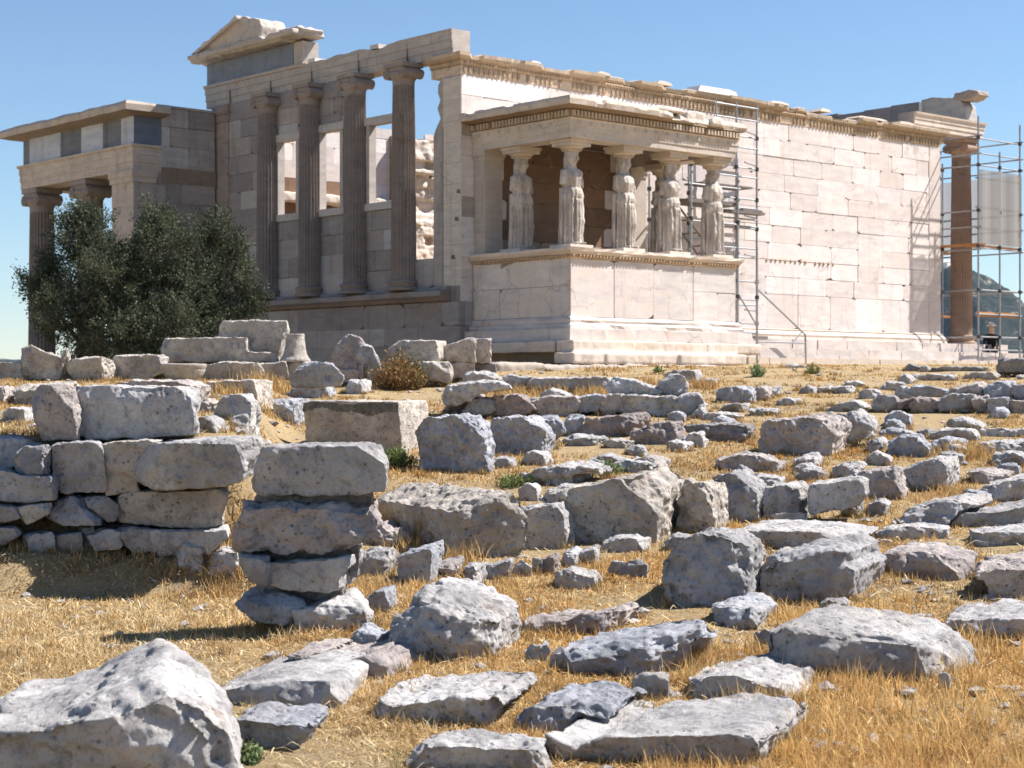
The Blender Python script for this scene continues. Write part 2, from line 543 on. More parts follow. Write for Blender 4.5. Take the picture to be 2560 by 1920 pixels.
def build_hill():
    """the rocky pine hill beyond the east porch, about 1.8 km away"""
    dist = 1800.0
    prof = [(0.10, -0.045), (0.15, -0.02), (0.20, 0.015), (0.225, 0.045), (0.2437, 0.0645), (0.2475, 0.0690), (0.2500, 0.0688), (0.2620, 0.0655),
            (0.2710, 0.0625), (0.2800, 0.0550), (0.2885, 0.0475), (0.2920, 0.0430), (0.305, 0.026), (0.33, 0.004), (0.37, -0.015), (0.42, -0.03)]
    xs = np.linspace(0.10, 0.42, 150)
    top = np.interp(xs, [p[0] for p in prof], [p[1] for p in prof]) * dist
    base = -75.0
    us = np.linspace(-1, 1, 61)
    V = []
    for i, q in enumerate(xs):
        H = top[i] - base + CAMP[2]
        for u in us:
            d = dist + u * 420
            p = CAMP + (FW * 1.0) * d + RT * (q * dist)
            z = base + max(H, 0) * max(0.0, 1 - abs(u) ** 1.25)
            V.append((p[0], p[1], z))
    V = np.array(V)
    n = fbm(V * 0.02, 4) * 7 - np.abs(fbm(V * 0.05 + 4, 3)) * 6 + fbm(V * 0.12, 2) * 2
    fade = np.clip((V[:, 2] - base) / 40, 0, 1)
    V[:, 2] += n * fade * np.where(np.tile(np.abs(us) < 0.06, len(xs)), 0.35, 1.0)
    m = len(us)
    F = [(i * m + j, (i + 1) * m + j, (i + 1) * m + j + 1, i * m + j + 1) for i in range(len(xs) - 1) for j in range(m - 1)]
    me = bpy.data.meshes.new('hill')
    me.from_pydata(V.tolist(), [], F)
    me.materials.append(M['hill'])
    me.shade_smooth()
    o = bpy.data.objects.new('hill', me)
    COL.objects.link(o)
    tag(o, kind='structure')
    # small chapel on its summit
    p = CAMP + FW * dist + RT * (0.2465 * dist)
    zb = CAMP[2] + 0.0672 * dist
    ch = empty('chapel', (p[0], p[1], zb))
    tag(ch, 'tiny white chapel with a bell tower on top of the distant blue hill', 'chapel')
    b = MB()
    b.box(p[0] - 4, p[0] + 4, p[1] - 6, p[1] + 6, zb - 5, zb + 5, (0.7, 0.7, 0.7))
    b.prism([(p[0] - 4.4, p[1] - 6.3, zb + 5), (p[0] + 4.4, p[1] - 6.3, zb + 5), (p[0], p[1] - 6.3, zb + 7.5)], (0, 12.6, 0))
    b.build('nave', M['white'], ch, (p[0], p[1], zb))
    b = MB()
    b.box(p[0] - 6.6, p[0] - 4.1, p[1] - 1.4, p[1] + 1.4, zb - 4, zb + 9.5)
    b.prism([(p[0] - 6.9, p[1] - 1.6, zb + 9.5), (p[0] - 3.8, p[1] - 1.6, zb + 9.5), (p[0] - 5.3, p[1] - 1.6, zb + 12)], (0, 3.2, 0))
    b.build('bell_tower', M['white'], ch, (p[0], p[1], zb))
build_hill()

def build_far_ridge():
    xs = np.linspace(-0.75, 0.75, 220)
    dist = 2700.0
    h = np.zeros(len(xs))
    P3 = np.stack([xs * 9, np.zeros_like(xs), np.zeros_like(xs)], -1)
    h = 34 + 16 * vnoise(P3 + 3.3) + 7 * vnoise(P3 * 3.1 + 9) + 2 * vnoise(P3 * 11)
    V, m = [], 7
    for i, q in enumerate(xs):
        for j, (u, s) in enumerate([(-500, -75), (-350, .3), (-180, .7), (0, 1), (180, .7), (350, .3), (500, -75)]):
            p = CAMP + FW * (dist + u) + RT * (q * dist)
            V.append((p[0], p[1], -75.0 if s < 0 else -75 + (75 + h[i]) * s))
    F = [(i * m + j, (i + 1) * m + j, (i + 1) * m + j + 1, i * m + j + 1) for i in range(len(xs) - 1) for j in range(m - 1)]
    me = bpy.data.meshes.new('distant_hills')
    me.from_pydata(V, [], F)
    me.materials.append(M['hill'])
    me.shade_smooth()
    o = bpy.data.objects.new('distant_hills', me)
    COL.objects.link(o)
    tag(o, kind='structure')
build_far_ridge()
# ------------------------------------------------------------------ the temple
TL = (9.7, 5.6, -0.8)
temple = empty('ancient_temple', TL)
tag(temple, 'ruined pale marble temple with Ionic columns and a porch carried by stone maidens', 'temple')
def part(b, name, mat, parent=temple, smooth=False):
    return b.build(name, M[mat] if isinstance(mat, str) else mat, parent, TL, smooth)

OLD = (0.60, 0.505, 0.425)
NEW = (0.77, 0.74, 0.725)
GRY = (0.40, 0.365, 0.335)
BRN = (0.36, 0.265, 0.175)

def vary(c, a=0.06, rnd=random):
    k = 1 + rnd.uniform(-a, a)
    w = rnd.uniform(-a, a) * 0.3
    return (c[0] * k * (1 + w), c[1] * k, c[2] * k * (1 - w))

def wall_blocks(mb, O, U, N, L, zs, blen, tone, skip=None, depth=0.06, gap=0.004, chip=0.3, joints=None, seed=1, jit=0.006, chipmax=0.10):
    """ashlar face: separate bevel-cornered blocks standing on a recessed core"""
    rnd = random.Random(seed)
    O, U, N = np.array(O, float), np.array(U, float), np.array(N, float)
    for c in range(len(zs) - 1):
        z0, z1 = zs[c], zs[c + 1]
        if joints and c in joints: js = joints[c]
        else:
            js = [0.0]
            u = -blen * (0.5 if c % 2 else 0.0) + rnd.uniform(-.1, .1)
            while True:
                u += blen * rnd.uniform(0.86, 1.14)
                if u > L - blen * 0.3: break
                if u > blen * 0.25: js.append(u)
            js.append(L)
        for a, b in zip(js[:-1], js[1:]):
            if skip and skip((a + b) / 2, (z0 + z1) / 2, a, b, z0, z1): continue
            g = gap * (0.15 + 2.2 * rnd.random() ** 2)
            x0, x1, y0, y1 = a + g, b - g, z0 + g, z1 - g
            pts = []
            for (cx, cy, sx, sy) in ((x0, y0, 1, 1), (x1, y0, -1, 1), (x1, y1, -1, -1), (x0, y1, 1, -1)):
                if rnd.random() < chip * 0.5:
                    p, q = rnd.uniform(0.015, chipmax) * (1.0 if rnd.random() < .72 else 2.0), rnd.uniform(0.015, chipmax * 0.7)
                    p = min(p, (x1 - x0) * 0.3)
                    q = min(q, (y1 - y0) * 0.4)
                    m = (cx + sx * p * 0.45, cy + sy * q * 0.45)
                    e = [(cx + sx * p, cy), m, (cx, cy + sy * q)]
                    # order of travel: counter-clockwise
                    if (sx, sy) in ((1, 1), (-1, -1)): e = e[::-1]
                    pts += e
                else: pts.append((cx, cy))
            off = rnd.uniform(-jit, jit)
            t = tone(rnd, c, (a + b) / 2, z0)
            poly = [(O[0] + U[0] * u + N[0] * off, O[1] + U[1] * u + N[1] * off, z) for u, z in pts]
            mb.prism(poly, (-N[0] * depth, -N[1] * depth, 0), t)

# ---- south wall
def tone_s(rnd, c, u, z):
    r = rnd.random()
    if .9 < u < 5.0 and 1.2 < z < 4.6: return vary((0.21, 0.135, 0.09) if z > 1.8 else (.40, .31, .23), .14, rnd)  # blocks behind the porch: brown patina, with the porch's shade darkened into the colour
    if u < 7.5 and z > 5.0 and r < .6: return vary(NEW, .03, rnd)
    if r < 0.22: return vary((0.725, 0.69, 0.68), .03, rnd)
    if r < 0.50: return vary((0.70, 0.65, 0.635), .03, rnd)
    return vary((0.65, 0.592, 0.572), .035, rnd)
b = MB()
zs = [0.30, 1.27] + [1.27 + 0.483 * k for k in range(1, 11)]
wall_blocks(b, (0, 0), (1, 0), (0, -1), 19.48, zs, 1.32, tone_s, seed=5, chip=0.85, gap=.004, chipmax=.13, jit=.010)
# row of small dowel holes above the orthostates: dark little sockets
b.box(0.0, 19.47, 0.05, 0.62, -0.9, 6.1, (0.30, 0.22, 0.15))
b.box(18.9, 19.475, -0.012, 0.3, 0.31, 6.1, vary((0.64, 0.58, 0.555), .02))
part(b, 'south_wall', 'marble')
b = MB()
for k in range(15):
    if k in (9,): continue
    x = 11.15 + k * 0.215 + random.uniform(-.03, .03)
    z = 2.22 + random.uniform(-.012, .012)
    b = MB()
    b.lathe((x, 0.02, z), [(0.0, -.06), (.045, -.04), (.05, .0), (.035, .05), (0.0, .06)], 8, (0.44, 0.32, 0.22))
    part(b, 'dowel_socket', 'marble')

# ---- mouldings of the south wall
bt = (0.62, 0.55, 0.50)
b = MB()
base_prof = [(0.02, 0.30), (0.07, 0.275), (0.06, 0.245), (0.10, 0.20), (0.135, 0.14), (0.12, 0.085), (0.15, 0.075), (0.16, 0.0), (-0.1, 0.0), (-0.1, 0.30)]
b.sweep([(5.95, 0.0), (19.48, 0.0), (19.48, 0.7)], base_prof, [bt, BRN, bt, bt, bt, BRN, bt, bt, bt, bt], 0.25)
part(b, 'base_moulding', 'marble')
b = MB()
def hsh(a, b=0, c=0): return float(hash3(np.array([int(a)]), np.array([int(b)]), np.array([int(c)]))[0])
def jag_top(dd, j, o, z, p):
    k = math.floor((p[0] + p[1] * .7) / 1.17)
    r, f = hsh(k, 3, 5), hsh(math.floor(dd / .33), 9, 2)
    n2 = vnoise(np.array([[p[0] * 7.0, p[1] * 7.0, 9.3]]))[0]
    if j in (5, 6, 7, 8): z = z + (r - .5) * .03 + .008 * n2 - (0.055 if f < .16 else 0) - (.10 if r < .12 else 0)
    if j in (4, 5, 6): o = o + .008 * n2 - (0.06 if f < .2 else 0) - (0.12 if r < .2 else 0)
    return max(o, -.29), z
ep = [(0.012, 6.10), (0.022, 6.30), (0.06, 6.335), (0.075, 6.40), (0.15, 6.45), (0.20, 6.52), (0.21, 6.60), (0.06, 6.62), (-0.3, 6.62), (-0.3, 6.10)]
et = [(0.60, 0.49, 0.38), BRN, (0.47, 0.37, 0.26), BRN, (0.42, 0.33, 0.23), (0.50, 0.41, 0.31), (0.55, 0.48, 0.41), OLD, OLD, OLD]
b.sweep([(0.0, 1.1), (0.0, 0.0), (19.48, 0.0), (19.48, 0.65)], ep, et, 0.11, jag_top)
# carved palmette band: small upright leaves under the upper moulding
x = 0.1
rr = random.Random(3)
while x < 19.4:
    if rr.random() < 0.86:
        w = 0.05
        t = vary((0.37, 0.28, 0.19), .2, rr)
        b.prism([(x - w, -0.02, 6.30), (x - w * 0.7, -0.022, 6.16), (x, -0.022, 6.12), (x + w * 0.7, -0.022, 6.16), (x + w, -0.02, 6.30)], (0, -0.028, 0), t)
    x += 0.155
x = 0.05
while x < 19.4:
    if rr.random() < 0.9:
        b.lathe((x, -0.072, 6.37), [(0.0, -.035), (.03, -.015), (.036, .012), (.015, .035)], 6, vary((0.40, 0.30, 0.20), .15, rr))
    x += 0.10
part(b, 'wall_crown_moulding', 'brown')
# loose and restored blocks on top of the wall
b = MB()
rr = random.Random(12)
for x0, x1, h, t in ((8.2, 9.8, .16, NEW), (2.1, 2.5, .07, NEW), (4.4, 4.9, .08, OLD), (6.6, 7.2, .1, OLD), (11.2, 12.0, .07, OLD), (13.4, 13.9, .09, OLD), (15.2, 16.6, .06, OLD), (17.2, 18.0, .10, OLD)):
    b = MB()
    b.prism([(x0, -.12, 6.60), (x1, -.14, 6.60), (x1 - .07, -.12, 6.60 + h * .8), (x1 - .3, -.1, 6.61 + h), (x0 + .12, -.1, 6.6 + h)], (0, .5, 0), vary(t, .08, rr))
    part(b, 'crown_block', 'marble')

# ---- stylobate and steps (south and east)
st = (0.575, 0.525, 0.495)
b = MB()
def jag_step(dd, j, o, z, p):
    n = vnoise(np.array([[p[0] * 2.1, p[1] * 2.1, j * 3.7]]))[0]
    return o + (0.02 * n if j in (0, 1, 2, 3, 4, 5) else 0), z + (0.012 * n if j in (1, 3) else 0)
sp = [(0.0, 0.0), (0.34, -0.004), (0.34, -0.27), (0.68, -0.275), (0.68, -0.54), (1.0, -0.545), (1.0, -1.4), (-0.4, -1.4), (-0.4, 0.0)]
b.sweep([(5.0, -0.12), (22.2, -0.12), (22.2, 11.6)], sp, [st, st, vary(st), st, vary(st), (0.6, .53, .46), st, st, st], 0.4, jag_step)
b.box(19.3, 22.5, 0.25, 11.6, -0.6, -0.003, st)
part(b, 'krepis', 'marble')
b = MB()
rr = random.Random(8)
x = 6.0
for zz, yy in ((-0.002, -0.463), (-0.272, -0.803), (-0.542, -1.123)):
    x = 6.0 + rr.uniform(0, 1)
    while x < 22.4:
        b.box(x, x + .012, yy - .003, yy + .05, zz - (.26 if zz > -.5 else .5), zz - .01, (0.25, 0.19, 0.14))
        x += rr.uniform(1.0, 2.4)
part(b, 'step_joints', 'brown')

# ---- west front: basement, ledge, panels
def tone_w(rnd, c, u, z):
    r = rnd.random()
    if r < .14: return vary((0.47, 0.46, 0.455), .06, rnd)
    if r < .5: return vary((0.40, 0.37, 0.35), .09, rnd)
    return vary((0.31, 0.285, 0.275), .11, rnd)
b = MB()
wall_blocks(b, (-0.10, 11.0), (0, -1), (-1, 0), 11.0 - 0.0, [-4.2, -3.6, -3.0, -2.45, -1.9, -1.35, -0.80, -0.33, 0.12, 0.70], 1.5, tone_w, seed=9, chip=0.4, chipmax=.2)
b.box(-0.05, 0.6, 0.05, 11.0, -4.2, 0.70, (0.22, 0.18, 0.15))
wall_blocks(b, (-0.10, -0.05), (1, 0), (0, -1), 0.45, [-1.3, -0.80, -0.33, 0.12, 0.70], 0.5, tone_w, seed=10)
part(b, 'west_basement_wall', 'grey')
b = MB()
def jag_l(dd, j, o, z, p):
    n = vnoise(np.array([[p[0] * 5, p[1] * 5, j * 2.0]]))[0]
    return o + .025 * n, z + .012 * n
lt = (0.29, 0.275, 0.275)
b.sweep([(-0.05, 10.9), (-0.05, 0.35)], [(0.02, 0.70), (0.16, 0.73), (0.20, 0.80), (0.31, 0.84), (0.33, 0.96), (0.12, 1.0), (0.10, 1.07), (-0.3, 1.07), (-0.3, 0.70)], [(.24, .19, .16)] * 2 + [lt] * 7, 0.3, jag_l)
part(b, 'west_ledge', 'grey')

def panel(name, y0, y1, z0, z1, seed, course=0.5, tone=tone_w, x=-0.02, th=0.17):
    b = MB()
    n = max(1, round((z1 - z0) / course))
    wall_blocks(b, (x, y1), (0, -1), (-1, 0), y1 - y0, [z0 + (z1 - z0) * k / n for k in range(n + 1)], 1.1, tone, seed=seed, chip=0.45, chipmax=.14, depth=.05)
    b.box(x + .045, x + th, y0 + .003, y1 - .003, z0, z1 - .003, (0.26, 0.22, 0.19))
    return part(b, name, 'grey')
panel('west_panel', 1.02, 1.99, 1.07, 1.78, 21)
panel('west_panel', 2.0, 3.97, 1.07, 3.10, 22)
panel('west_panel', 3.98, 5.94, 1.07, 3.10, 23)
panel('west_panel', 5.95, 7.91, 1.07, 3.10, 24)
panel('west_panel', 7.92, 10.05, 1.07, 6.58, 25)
# upper walling round the windows
panel('west_panel', 7.62, 7.915, 3.29, 6.58, 26)
panel('west_panel', 5.68, 6.70, 3.29, 6.58, 27)
panel('west_panel', 4.0, 4.73, 3.29, 6.58, 28)
panel('west_panel', 6.705, 7.615, 5.26, 6.58, 29)
panel('west_panel', 4.735, 5.675, 5.30, 6.58, 30)
# sills and window frames
def window_frame(y0, y1, z0, z1, sill0, sill1):
    b = MB()
    t = (0.50, 0.47, 0.44)
    b.box(-0.10, 0.16, sill0, sill1, 3.10, 3.285, vary(t))
    b.box(-0.06, 0.15, y0 - .13, y0, 3.29, z1, vary(t))
    b.box(-0.062, 0.15, y1, y1 + .13, 3.29, z1, vary(t))
    b.box(-0.09, 0.152, y0 - .2, y1 + .2, z1 + .003, z1 + .20, vary(t))
    part(b, 'window_frame', 'marble')
window_frame(6.75, 7.58, 3.29, 5.24, 6.0, 7.88)
window_frame(4.78, 5.66, 3.29, 5.29, 4.03, 5.9)
window_frame(2.60, 3.52, 3.29, 5.25, 2.05, 3.93)

# ---- south-west pier with its broken edge and capital
b = MB()
edge = [(1.58, 6.58), (1.22, 6.50), (0.98, 6.28), (0.73, 6.07), (0.85, 5.93), (0.86, 5.75), (0.77, 5.56), (0.88, 5.38), (0.76, 5.12), (0.93, 4.90), (1.03, 4.72), (1.02, 1.78), (1.02, 1.07)]
poly = [(-0.006, y, z) for y, z in edge] + [(-0.006, 0.006, 1.07), (-0.006, 0.006, 6.58)]
b.prism(poly, (0.60, 0, 0), (0.40, 0.365, 0.335))
part(b, 'corner_pier', 'grey')
b = MB()
rr = random.Random(4)
b.sweep([(-0.006, 0.64), (-0.006, 0.0), (.006, -.006)], [(0, 0.30), (0.02, 0.31), (.022, 6.05), (0.0, 6.06)], None)
for z in (1.07, 1.55, 2.05, 2.5, 3.05, 3.5, 4.0, 4.5, 5.0, 5.5):
    b.box(-0.030, 0.0, 0.004, 0.63, z, z + .006, (0.16, 0.12, 0.09))
b.box(-0.031, -.004, 0.63, 0.65, 1.1, 4.9, (0.17, 0.12, 0.09))
for z, y in ((0.95, .52), (1.7, .25), (2.6, .12), (3.25, .05)):
    b.prism([(-0.03, y - .07, z), (-0.03, y + .09, z + .03), (-.03, y + .06, z + .12), (-.03, y - .05, z + .1)], (-.004, 0, 0), (0.20, 0.14, 0.1))
part(b, 'anta', 'grey')
b = MB()
wall_blocks(b, (-0.03, 1.0), (0, -1), (-1, 0), 1.0, [0.705, 1.066], 0.6, tone_w, seed=55)
b.box(-.02, .6, 0.0, 1.0, .70, 1.066, (.25, .2, .17))
part(b, 'pier_base', 'grey')
# north-west anta
b = MB()
wall_blocks(b, (-0.06, 10.75), (0, -1), (-1, 0), 0.70, [1.07, 1.9, 2.8, 3.7, 4.6, 5.5, 6.1], 1.0, lambda r, c, u, z: vary((0.40, 0.34, 0.30), .08, r), seed=31)
b.box(-0.02, 0.5, 10.06, 10.75, 1.07, 6.58, (0.3, 0.25, 0.22))
b.box(-0.09, -0.02, 10.02, 10.78, 6.1, 6.30, (0.36, 0.30, 0.26))
b.box(-0.13, -0.02, 9.98, 10.80, 6.30, 6.575, (0.33, 0.27, 0.23))
part(b, 'anta', 'brown')

# ---- Ionic columns
def ionic_column(name, r, h, mat, tone, facing=(-1, 0), base=True, seed=1):
    """one column at the origin; shaft is the part, base and capital its sub-parts"""
    L = (0, 0, 0)
    b = MB()
    hb, hc = (0.42 * r * 2 if base else 0.02), 0.62 * 2 * r
    rings = []
    n = 96
    rr = random.Random(seed)
    zz = np.linspace(hb, h - hc * 0.9, 26)
    for k, z in enumerate(zz):
        t = k / (len(zz) - 1)
        R = r * (1.0 - 0.14 * t) * (1 + 0.03 * math.sin(math.pi * t))
        ring = []
        for i in range(n):
            a = 2 * math.pi * i / n
            fl = abs(math.sin(a * 12))
            dent = 0.055 * r * 2 * (1 - (1 - fl) ** 2) * (0.0 if k in (0, len(zz) - 1) else 1)
            nn = vnoise(np.array([[math.cos(a) * 2 + seed, math.sin(a) * 2, z * 1.6]]))[0]
            wr = -0.05 * r * max(0, nn - 0.35)
            ring.append(((R - dent + wr) * math.cos(a), (R - dent + wr) * math.sin(a), z))
        rings.append(ring)
    b.rings(rings, tone)
    o = b.build(name, M[mat], None, L, True)
    if base:
        c = MB()
        c.lathe(L, [(r * 1.36, 0), (r * 1.40, hb * .12), (r * 1.36, hb * .30), (r * 1.18, hb * .36), (r * 1.13, hb * .5), (r * 1.2, hb * .62), (r * 1.27, hb * .78), (r * 1.2, hb * .93), (r * 1.03, hb)], 32, tone)
        c.build('column_base', M[mat], o, L, True)
    c = MB()
    z0 = h - hc
    rt = r * 0.86
    tc = tuple(x * 1.15 for x in tone)
    c.lathe(L, [(rt, z0 - 0.5 * r), (rt * 1.02, z0 - .1 * r), (rt * 1.1, z0), (rt * 1.28, z0 + hc * .25), (rt * 1.3, z0 + hc * .38), (rt * 1.1, z0 + hc * .48)], 32, tc)
    f = np.array(facing, float)
    s = np.array([-f[1], f[0]])
    zc = z0 + hc * 0.34
    R = hc * 0.32
    for sg in (-1, 1):
        cx = s * sg * rt * 1.12
        p0 = (cx[0] + f[0] * rt * 1.12, cx[1] + f[1] * rt * 1.12, zc)
        p1 = (cx[0] - f[0] * rt * 1.12, cx[1] - f[1] * rt * 1.12, zc)
        c.tube(p0, p1, R, 20, tc)
        # scroll rim and eye on both faces
        for pp, e in ((p0, 1), (p1, -1)):
            q = (pp[0] + f[0] * e * .02, pp[1] + f[1] * e * .02, zc)
            c.tube(pp, q, R * .32, 12, tc)
            for kk in range(24):
                a0, a1 = kk * .5, kk * .5 + .5
                ra, rb_ = R * (1 - kk * .027), R * (1 - (kk + 1) * .027)
                A = np.array([pp[0], pp[1], 0]) + np.r_[s * math.cos(a0) * ra, math.sin(a0) * ra + zc]
                B = np.array([pp[0], pp[1], 0]) + np.r_[s * math.cos(a1) * rb_, math.sin(a1) * rb_ + zc]
                c.tube(A, B, R * .075, 5, tc)
    def bx(hw, hd, za, zb_):
        pts = [s * hw + f * hd, s * hw - f * hd, -s * hw - f * hd, -s * hw + f * hd]
        c.prism([(p[0], p[1], za) for p in pts], (0, 0, zb_ - za), tc)
    bx(rt * 1.16, rt * 1.06, z0 + hc * .44, z0 + hc * .72)
    bx(rt * 1.34, rt * 1.20, z0 + hc * .725, z0 + hc * .997)
    c.build('capital', M[mat], o, L)
    return o
def place(o, x, y, z):
    o.location = (x - TL[0], y - TL[1], z - TL[2])
    child(o, temple)
    return o
wc = [ionic_column('column', 0.315, 5.56, 'brown', (0.27, 0.235, 0.215), seed=3)]
place(wc[0], -0.16, 2.0, 1.02)
for y in (3.98, 5.95, 7.92):
    c = copy_tree(wc[0])
    c.parent = temple
    c.location = (-0.16 - TL[0], y - TL[1], 1.02 - TL[2])
    wc.append(c)

# ---- entablature over the west front, corner frieze and broken gable
def fasciae(o=0.0, z0=6.585, h=0.63):
    return [(o, z0), (o, z0 + h * .28), (o + .025, z0 + h * .285), (o + .025, z0 + h * .58), (o + .05, z0 + h * .585), (o + .05, z0 + h * .85), (o + .10, z0 + h * .89), (o + .11, z0 + h), (-.52, z0 + h), (-.52, z0)]
ar = (0.44, 0.405, 0.375)
b = MB()
def jag_ar(dd, j, o, z, p):
    n = vnoise(np.array([[p[0] * 1.3, p[1] * 1.3, 1.0]]))[0]
    n2 = vnoise(np.array([[p[0] * 6, p[1] * 6, j]]))[0]
    if p[1] > 2.2 and p[1] < 6.4 and j in (5, 6, 7, 8): z -= 0.05 * max(0, n) + .02 * n2 + (0.06 if 2.9 < p[1] < 3.6 else 0.0)
    if p[1] < 6.4 and j in (6, 7): o = min(o, 0.06)
    return o + .006 * n2, z
b.sweep([(-0.02, 11.25), (-0.02, 0.27)], fasciae(), [ar] * 10, 0.2, jag_ar)
for y in (1.98, 3.97, 6.02, 7.93, 9.95): b.box(-.075, -.03, y, y + .012, 6.59, 7.2, (.2, .16, .13))
part(b, 'west_architrave', 'grey')
b = MB()
b.box(-.02, .5, 3.2, 3.55, 7.17, 7.28, (0.62, .57, .52)); b.box(-.05, .45, 5.9, 6.2, 7.17, 7.30, (0.68, .64, .6))
part(b, 'loose_block', 'marble')
b = MB()
bl = (0.19, 0.225, 0.275)
for y0, y1 in ((6.92, 8.2), (8.207, 9.75), (9.757, 11.2)): b.box(-0.03, 0.42, y0, y1, 7.225, 7.83, vary(bl, .1))
part(b, 'dark_frieze', 'blue')
b = MB()
b.box(-.01, .5, 6.5, 6.915, 7.225, 7.84, (0.46, .43, .4)); b.box(-.06, .5, 6.3, 7.6, 7.16, 7.222, (.52, .47, .42))
part(b, 'frieze_backer', 'grey')

def roughen(o, vox, amp, scale=6.0, sm=1, tone=None):
    """weather a built mesh: remesh, soften the arrises, break the surface"""
    old = o.data
    mats = [m for m in old.materials]
    me = remesh(old, vox, sm)
    def fn(co, no):
        n = fbm(co * scale + 3.1, 3)
        return amp * (n - 0.55 * np.maximum(0, fbm(co * scale * .35 + 8, 2) - .2) * 3)
    displace(me, fn)
    me.materials.clear()
    for m in mats: me.materials.append(m)
    set_tone(me, tone or (0.55, 0.49, 0.43))
    me.shade_smooth()
    o.data = me
    return o

b = MB()
b.prism([(-0.55, 11.45, 7.93), (-0.55, 11.45, 8.06), (-.55, 7.8, 8.10), (-.55, 7.6, 8.0), (-.55, 7.3, 8.08), (-.55, 6.25, 8.08), (-.55, 6.2, 7.92), (-0.55, 7.7, 7.89), (-0.55, 11.3, 7.89)], (1.05, 0, 0))
b.box(-.45, .4, 6.9, 11.4, 7.835, 7.98)
o = part(b, 'cornice', 'brown')
roughen(o, 0.035, 0.022, 5, 1, (0.47, 0.42, 0.37))
b = MB()
b.prism([(-0.35, 11.2, 8.06), (-.35, 10.0, 8.50), (-.35, 9.2, 8.80), (-.35, 8.9, 8.82), (-.35, 8.1, 8.62), (-.35, 7.95, 8.40), (-.35, 8.0, 8.10)], (.85, 0, 0))
b.prism([(-0.52, 11.35, 8.08), (-.52, 8.95, 8.84), (-.52, 8.88, 8.70), (-.52, 11.0, 8.07)], (.4, 0, 0))
o = part(b, 'broken_gable', 'grey')
roughen(o, 0.035, 0.02, 5, 1, (0.50, 0.455, 0.41))
b = MB()
b.prism([(-0.30, 7.6, 8.06), (-.30, 7.2, 8.2), (-.30, 6.4, 8.19), (-.30, 6.15, 8.10), (-.30, 6.2, 8.0)], (.75, 0, 0))
o = part(b, 'cornice', 'grey')
roughen(o, 0.035, 0.03, 6, 1, (0.50, 0.455, 0.41))

# ---- north wall, its sunlit inner face shows through the openings
b = MB()
zsn = [0.0, .5, 1.0, 1.5, 2.0, 2.5, 3.0, 3.5, 4.0, 4.25, 4.75, 5.25, 5.75, 6.2, 6.5]
wall_blocks(b, (0.45, 10.5), (1, 0), (0, -1), 18.9, zsn, 1.3, tone_s, seed=41, chip=.6, chipmax=.16,
            skip=lambda um, zm, a, bb, z0, z1: z1 > 6.3 and int(a * 3.7) % 3 == 0)
b.box(0.45, 19.4, 10.55, 11.15, -3.2, 6.25, (0.45, 0.38, 0.31))
part(b, 'north_wall', 'marble')
b = MB()
rr = random.Random(77)
x = 0.8
while x < 19:
    w = rr.uniform(.9, 1.7)
    b.box(x, x + w - .02, 10.16 + rr.uniform(-.04, .04), 10.52, 4.02, 4.30 + rr.uniform(-.02, .03))
    x += w
o = part(b, 'string_course', 'marble')
roughen(o, 0.04, 0.02, 5, 1, (0.68, 0.61, 0.54))
b = MB()
z = 1.2
while z < 6.2:
    hgt = rr.uniform(.18, .42)
    x = 6.1 + rr.uniform(0, .3)
    while x < 8.7:
        w = rr.uniform(.45, 1.2)
        b.box(x, x + w - .05, 10.0 + rr.uniform(-.25, .2), 10.5, z, z + hgt - .06)
        x += w
    z += hgt
o = part(b, 'rough_core_masonry', 'marble')
roughen(o, 0.035, 0.035, 4.5, 2, (0.66, 0.58, 0.50))
b = MB()
b.box(6.0, 8.8, 10.42, 10.53, 1.0, 6.3, (.28, .2, .14))
part(b, 'core_backing', 'brown')

# ---- wing wall between the temple and the north porch
b = MB()
wall_blocks(b, (-2.70, 10.6), (1, 0), (0, -1), 2.55, [-4.0, -3.2, -2.4, -1.6, -.8, -.1, .55, 1.2, 1.85, 2.5, 3.15, 3.75, 4.3, 4.72, 5.3, 5.85, 6.36], 1.15, tone_w, seed=61, chip=.3)
b.box(-2.66, -0.1, 10.65, 11.2, -4, 6.36, (0.25, 0.21, 0.18))
part(b, 'wing_wall', 'grey')
b = MB()
b.box(-1.85, -0.12, 10.575, 10.64, 4.30, 4.72, (0.27, 0.215, 0.17))
part(b, 'stained_course', 'brown')
b = MB()
b.box(-1.9, -.12, 10.56, 11.2, 6.362, 6.43, (.4, .36, .33))
part(b, 'wall_coping', 'grey')
b = MB()
wall_blocks(b, (-2.74, 11.75), (0, -1), (-1, 0), 1.17, [-4, -3, -2, -1, 0, 1, 1.9, 2.8, 3.6, 4.25], 1.2, lambda r, c, u, z: vary((0.53, 0.47, 0.41), .05, r), seed=62, chip=.1)
b.box(-2.70, -2.1, 10.59, 11.75, -4, 4.57, (0.47, 0.42, 0.37))
b.box(-2.72, -1.75, 10.568, 10.60, -4, 4.20, (0.40, 0.36, 0.33))
o = part(b, 'porch_anta', 'grey')
b = MB()
b.box(-2.79, -2.05, 10.54, 11.80, 4.25, 4.40, (0.52, 0.46, 0.40)); b.box(-2.82, -2.02, 10.51, 11.83, 4.399, 4.575, (0.50, 0.44, 0.38))
part(b, 'capital', 'grey', o)

